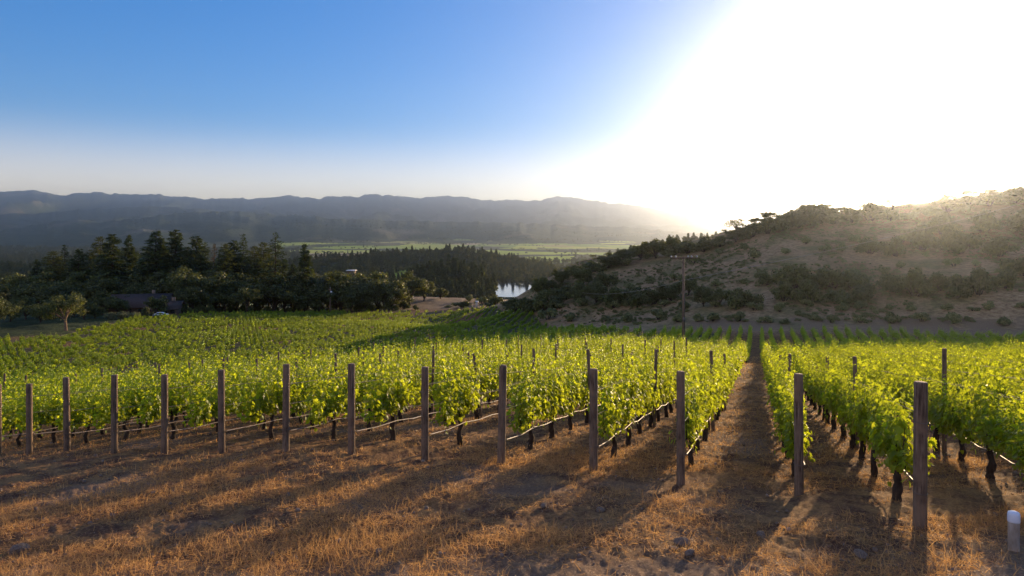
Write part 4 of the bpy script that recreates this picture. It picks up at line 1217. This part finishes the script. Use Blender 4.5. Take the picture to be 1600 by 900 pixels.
# lighter scrub, in three bands
def band(pts, what, s0, s1):
    for k, (px, py) in enumerate(sorted(pts)):
        Y = find_depth(px, py); x, z = hill_z(px, Y)
        s = 1.25 * r.uniform(s0, s1) * Y / 130
        put("hill_shrub", SHR[k % 4], x, Y, (s, s, s * r.uniform(0.7, 1.0)), f"grey green shrub, {nth(k + 1)} from the left {what}", "shrub", G_H, parts=("stem", "crown"))
band([(858 + 42 * k + r.uniform(-10, 10), 503 - 0.3 * k + r.uniform(-3, 2)) for k in range(6)] + [(1058, 503), (1090, 503), (1115, 503), (1157, 502), (1195, 505), (1228, 507), (1272, 500), (1297, 505), (1345, 505), (1392, 505), (1440, 503), (1490, 507), (1567, 508)],
     "in the lowest line above the gravel bank", 1.1, 1.8)
band([(870 + 40 * k + r.uniform(-12, 12), 482 + r.uniform(-6, 6)) for k in range(19)], "in the second line up the hillside", 0.9, 1.5)
band([(905 + 36 * k + r.uniform(-12, 12), 455 - 2.2 * k + r.uniform(-8, 8)) for k in range(18)], "in the band halfway up the hillside", 1.0, 1.7)
band([(960 + 32 * k + r.uniform(-12, 12), 412 - 2.4 * k + r.uniform(-10, 10)) for k in range(19)], "in the uppermost band below the ridge", 1.0, 1.6)
# small tufts and ground scrub nobody could count
g = np.random.default_rng(21)
n = 7000; px = g.uniform(790, 1680, n); Y = g.uniform(98, 235, n); fy = np.interp(px, FB_PX, FB_Y)
X = (px - 800) / F * Y; keep = (Y > fy + 12) & (fbm(X / 14, Y / 14, 3, 171) > -0.15); X, Y = X[keep], Y[keep]; n = len(X)
s = g.uniform(0.25, 0.75, n)
src = [parts_src("scrub_source", SHR[0][1]), parts_src("scrub_source", SHR[2][1])]
instancer("hill_scrub", np.stack([X, Y, Z(X, Y) - 0.05], 1), src, g.uniform(0, 6.28, n), np.stack([s, s, s * 0.8], 1), g.integers(0, 2, n), "low dry scrub covering the hillside")

# ------------------------------------------------------------------ far woods
def woods():
    g = np.random.default_rng(31)
    cm = conifer_meshes(80, H=14, W=6, n_per=16, leaf=0.9, shape=0.8, start=0.1)[1]
    cm2 = conifer_meshes(81, H=12, W=7, n_per=14, leaf=0.9, shape=0.6, start=0.1)[1]
    om = oak_meshes(82, 9, 10, 420, 0.8)[1]
    P_, S_, I_ = [], [], []
    def add(n, px0, px1, r0, r1, smin, smax, cond=None, conif=0.7):
        px = g.uniform(px0, px1, n); Y = np.sqrt(g.uniform(r0 ** 2, r1 ** 2, n)); X = (px - 800) / F * Y
        k = np.ones(n, bool)
        if cond: k = cond(px, X, Y)
        ex = ((X - POND[0]) / 42) ** 2 + ((Y - POND[1]) / 118) ** 2
        k &= ex > 1.05
        px, X, Y = px[k], X[k], Y[k]; m = len(X)
        P_.append(np.stack([X, Y, Z(X, Y) - 0.3], 1)); s = g.uniform(smin, smax, m); S_.append(np.stack([s, s, s * g.uniform(0.85, 1.25, m)], 1))
        I_.append(np.where(g.random(m) < conif, g.integers(0, 2, m), 2))
    notf = lambda px, X, Y: ~((Y > 900) & (Y < 1180) & (px > 615) & (px < 695) & (fbm(X / 80, Y / 200, 2, 9) > -0.4))
    add(5200, -60, 900, 980, 1560, 0.6, 1.25, notf, 0.45)                       # wooded ridge
    add(1500, 560, 900, 620, 980, 0.65, 1.15, lambda px, X, Y: (px < 700) | ((Y < 800) & (px < 775)) | (px > 835), 0.6)   # knoll
    add(1600, -60, 620, 360, 1000, 0.6, 1.1, None, 0.35)
    add(1700, 860, 1300, 560, 1150, 0.6, 1.1, None, 0.5)                   # right wood
    add(3000, 200, 1150, 1560, 2800, 0.8, 1.3, lambda px, X, Y: fbm(X / 160, Y / 160, 3, 181) > 0.0, 0.3)
    add(5000, 200, 1200, 2800, 7000, 0.8, 1.6, lambda px, X, Y: fbm(X / 500, Y / 160, 3, 191) > 0.15, 0.1)
    add(5200, -80, 480, 1100, 4200, 0.8, 1.5, None, 0.5)
    P = np.vstack(P_); S = np.vstack(S_); I = np.concatenate(I_)
    instancer("far_woods", P, [parts_src("wood_source", m) for m in (cm, cm2, om)], g.uniform(0, 6.28, len(P)), S, I, "hazy woods covering the lower ridges and valley")
woods()

# ------------------------------------------------------------------ utility poles and cables
def insul(b, x, z, s=1.0):
    b.lathe([(0.03 * s, z), (0.07 * s, z + 0.04), (0.05 * s, z + 0.1), (0.075 * s, z + 0.14), (0.03 * s, z + 0.22)], 8, (x, 0, 0))
def big_pole(px, Y, top_py):
    x = (px - 800) / F * Y; z = z1(x, Y); H = -(top_py - HY) / F * Y - z
    e = empty("utility_pole", (x, Y, z), 0.12)
    tag(e, "tall brown wooden utility pole with one crossarm at the hill foot", "utility pole")
    b = MB(); b.tube([(0, 0, -0.5), (0, 0, H * 0.5), (0, 0, H)], [0.20, 0.17, 0.13], 12); link("pole_shaft", b.data("shaft", M['post']), e)
    b = MB(); b.box((0.05, -0.15, H - 0.15), (3.6, 0.14, 0.2)); b.tube([(0, -0.16, H - 0.95), (-0.75, -0.16, H - 0.24)], 0.03, 5); b.tube([(0, -0.16, H - 0.95), (0.85, -0.16, H - 0.24)], 0.03, 5)
    link("crossarm", b.data("crossarm", M['post']), e)
    for q in (-1.65, -1.05, 0.55, 1.0, 1.7):
        b = MB(); insul(b, 0, 0, 1.8); o = link("insulator", b.data("insulator", M['ceramic'], True), e, (q, -0.15, H - 0.08))
    b = MB(); b.box((-0.03, -0.24, H * 0.33), (0.26, 0.16, 0.55)); b.tube([(0.05, -0.2, H * 0.33), (0.05, -0.2, H * 0.6)], 0.025, 5); link("junction_box", b.data("box", M['wire']), e)
    return e, Vector((x, Y, z)), H
pe, pp, pH = big_pole(1068, 86, 401)
def cable(a, b_, sag, label, rad=0.022, n=40, mat='hose'):
    pts = []
    for k in range(n + 1):
        t = k / n; p = Vector(a).lerp(Vector(b_), t); p.z -= sag * 4 * t * (1 - t); pts.append(p)
    b = MB(); b.tube(pts, rad, 5, False); tag(link("overhead_cable", b.data("cable", M[mat])), label, "cable")
zc = -(438 - HY) / F * 86
cable((pp.x, pp.y, zc), P(1760, 262, 235), 2.2, "overhead cable climbing from the utility pole across the hill to the right", 0.028)
# smaller poles
def small_pole(px, Y, top_py, label, box=False, cr=0.13):
    x = (px - 800) / F * Y; z = z1(x, Y); H = -(top_py - HY) / F * Y - z
    e = empty("utility_pole", (x, Y, z)); tag(e, label, "utility pole")
    b = MB(); b.tube([(0, 0, -0.5), (0, 0, H)], [cr * 1.4, cr], 8); link("pole_shaft", b.data("shaft", M['post']), e)
    if box:
        b = MB(); b.lathe([(0.32, H * 0.62), (0.36, H * 0.66), (0.36, H * 0.84), (0.3, H * 0.88)], 12, (0.42, -0.1, 0)); link("transformer", b.data("transformer", M['ceramic']), e)
        b = MB(); b.box((0, 0, H - 0.5), (1.7, 0.14, 0.16)); link("crossarm", b.data("crossarm", M['post']), e)
        b = MB(); insul(b, 0, 0, 1.6); link("insulator", b.data("insulator", M['ceramic'], True), e, (0, 0, H))
    return x, z, H
small_pole(516, 256, 450, "lone utility pole with pale transformer at the far edge of the lower field", True, 0.2)
sx, sz_, sH = small_pole(857, 246, 432, "slim dark pole poking up behind the hill's left shoulder")
cable((pp.x, pp.y, zc), (sx, 246, sz_ + sH - 0.2), 3.6, "overhead cable sagging leftward from the utility pole before the hill", 0.024)

# ------------------------------------------------------------------ house, car, pillar and far building
def house(px, Y, W, Dp, Hw, Hr, rz, label):
    x = (px - 800) / F * Y; z = z1(x, Y) - 0.2
    e = empty("house", (x, Y, z), rz); tag(e, label, "house")
    b = MB(); b.box((0, 0, Hw / 2), (W, Dp, Hw))
    b.add([(-W / 2, -Dp / 2, Hw), (-W / 2, Dp / 2, Hw), (-W / 2, 0, Hw + Hr * 0.93), (-W / 2 + 0.2, -Dp / 2, Hw), (-W / 2 + 0.2, Dp / 2, Hw), (-W / 2 + 0.2, 0, Hw + Hr * 0.93)], [(0, 2, 1), (3, 4, 5), (0, 3, 5, 2), (1, 2, 5, 4)])
    b.add([(W / 2, -Dp / 2, Hw), (W / 2, Dp / 2, Hw), (W / 2, 0, Hw + Hr * 0.93), (W / 2 - 0.2, -Dp / 2, Hw), (W / 2 - 0.2, Dp / 2, Hw), (W / 2 - 0.2, 0, Hw + Hr * 0.93)], [(0, 1, 2), (3, 5, 4), (0, 2, 5, 3), (1, 4, 5, 2)])
    link("wall", b.data("wall", M['siding']), e)
    ov = 0.9; b = MB()
    for sg in (-1, 1):
        y0 = sg * (Dp / 2 + ov); zl = Hw - ov * Hr / (Dp / 2) * 0.9
        a = [(-W / 2 - ov, y0, zl), (W / 2 + ov, y0, zl), (W / 2 + ov, 0, Hw + Hr), (-W / 2 - ov, 0, Hw + Hr)]
        b.add(a + [(p[0], p[1], p[2] + 0.22) for p in a], [(0, 1, 2, 3), (4, 7, 6, 5), (0, 4, 5, 1), (1, 5, 6, 2), (2, 6, 7, 3), (3, 7, 4, 0)])
    ro = link("roof", b.data("roof", M['roof']), e)
    b = MB(); b.box((W * 0.2, 0.6, Hw + Hr + 0.4), (0.9, 0.9, 1.8)); link("chimney", b.data("chimney", M['rock']), ro)
    for q in (-0.32, 0.05, 0.33):
        b = MB(); b.box((q * W, -Dp / 2 - 0.03, Hw * 0.55), (1.5, 0.1, 1.2)); w = link("window", b.data("window", M['siding']), e)
        b = MB(); b.box((q * W, -Dp / 2 - 0.09, Hw * 0.55), (1.3, 0.06, 1.0)); link("pane", b.data("pane", M['glass']), w)
    b = MB(); b.box((-0.13 * W, -Dp / 2 - 0.04, 1.05), (1.0, 0.1, 2.1)); link("door", b.data("door", M['roof']), e)
    return e
house(222, 226, 17, 10, 2.8, 3.4, 0.22, "low house with brown gabled roof under the tall conifers")
house(262, 220, 8, 6, 2.4, 1.8, 0.1, "small brown outbuilding with low roof right of the house")
def white_building():
    Y = 325; x = (549 - 800) / F * Y; z = z1(x, Y); top = -(421 - HY) / F * Y; H = top - z
    e = empty("building", (x, Y, z)); tag(e, "small building with white roof showing above the oaks", "building")
    b = MB(); b.box((0, 0, H / 2 - 0.4), (3.6, 3.4, H - 0.8)); link("wall", b.data("wall", M['siding']), e)
    b = MB(); b.box((0, 0, H - 0.45), (4.2, 4, 0.35)); link("roof", b.data("roof", M['white']), e)
white_building()
def car(px, Y, rz, label):
    x = (px - 800) / F * Y; z = z1(x, Y)
    e = empty("parked_car", (x, Y, z), rz); tag(e, label, "car")
    prof = [(-2.2, 0.35), (-2.25, 0.8), (-2.05, 0.95), (-1.5, 1.0), (-1.0, 1.42), (0.6, 1.46), (1.25, 1.02), (2.05, 0.88), (2.25, 0.65), (2.2, 0.35)]
    b = MB(); k = len(prof); vs = []
    for yy, ins in ((-0.88, 0), (0.88, 0)):
        for (a, c) in prof: vs.append((a, yy * (0.84 if c > 1.1 else 1), c))
    fs = [tuple(range(k)), tuple(range(2 * k - 1, k - 1, -1))] + [((i + 1) % k, i, k + i, k + (i + 1) % k) for i in range(k)]
    b.add(vs, fs); link("body", b.data("body", M['white']), e)
    b = MB(); b.add([(-1.25, -0.87, 1.04), (1.1, -0.87, 1.04), (0.55, -0.78, 1.38), (-0.95, -0.78, 1.38)], [(0, 1, 2, 3)]); b.add([(-1.25, 0.87, 1.04), (1.1, 0.87, 1.04), (0.55, 0.78, 1.38), (-0.95, 0.78, 1.38)], [(3, 2, 1, 0)])
    link("window", b.data("window", M['glass']), e)
    for sx_ in (-1.35, 1.4):
        for sy in (-0.82, 0.82):
            b = MB(); b.tube([(sx_, sy - 0.11, 0.33), (sx_, sy + 0.11, 0.33)], 0.33, 14); link("wheel", b.data("wheel", M['rubber']), e)
car(251, 207, 0.3, "pale parked car half hidden beside the brown house")
x, Y = (745 - 800) / F * 262, 262; z = z1(x, Y)
e = empty("stone_pillar", (x, Y, z)); tag(e, "short pale stone pillar among the bushes beside the dirt lot", "pillar")
H = -(471 - HY) / F * Y - z; H = max(1.5, H)
b = MB(); b.box((0, 0, H / 2 - 0.2), (0.9, 0.9, H + 0.2)); link("pillar_shaft", b.data("shaft", M['pvc']), e)
b = MB(); b.box((0, 0, H + 0.02), (1.15, 1.15, 0.22)); link("capstone", b.data("cap", M['pvc_cap']), e)
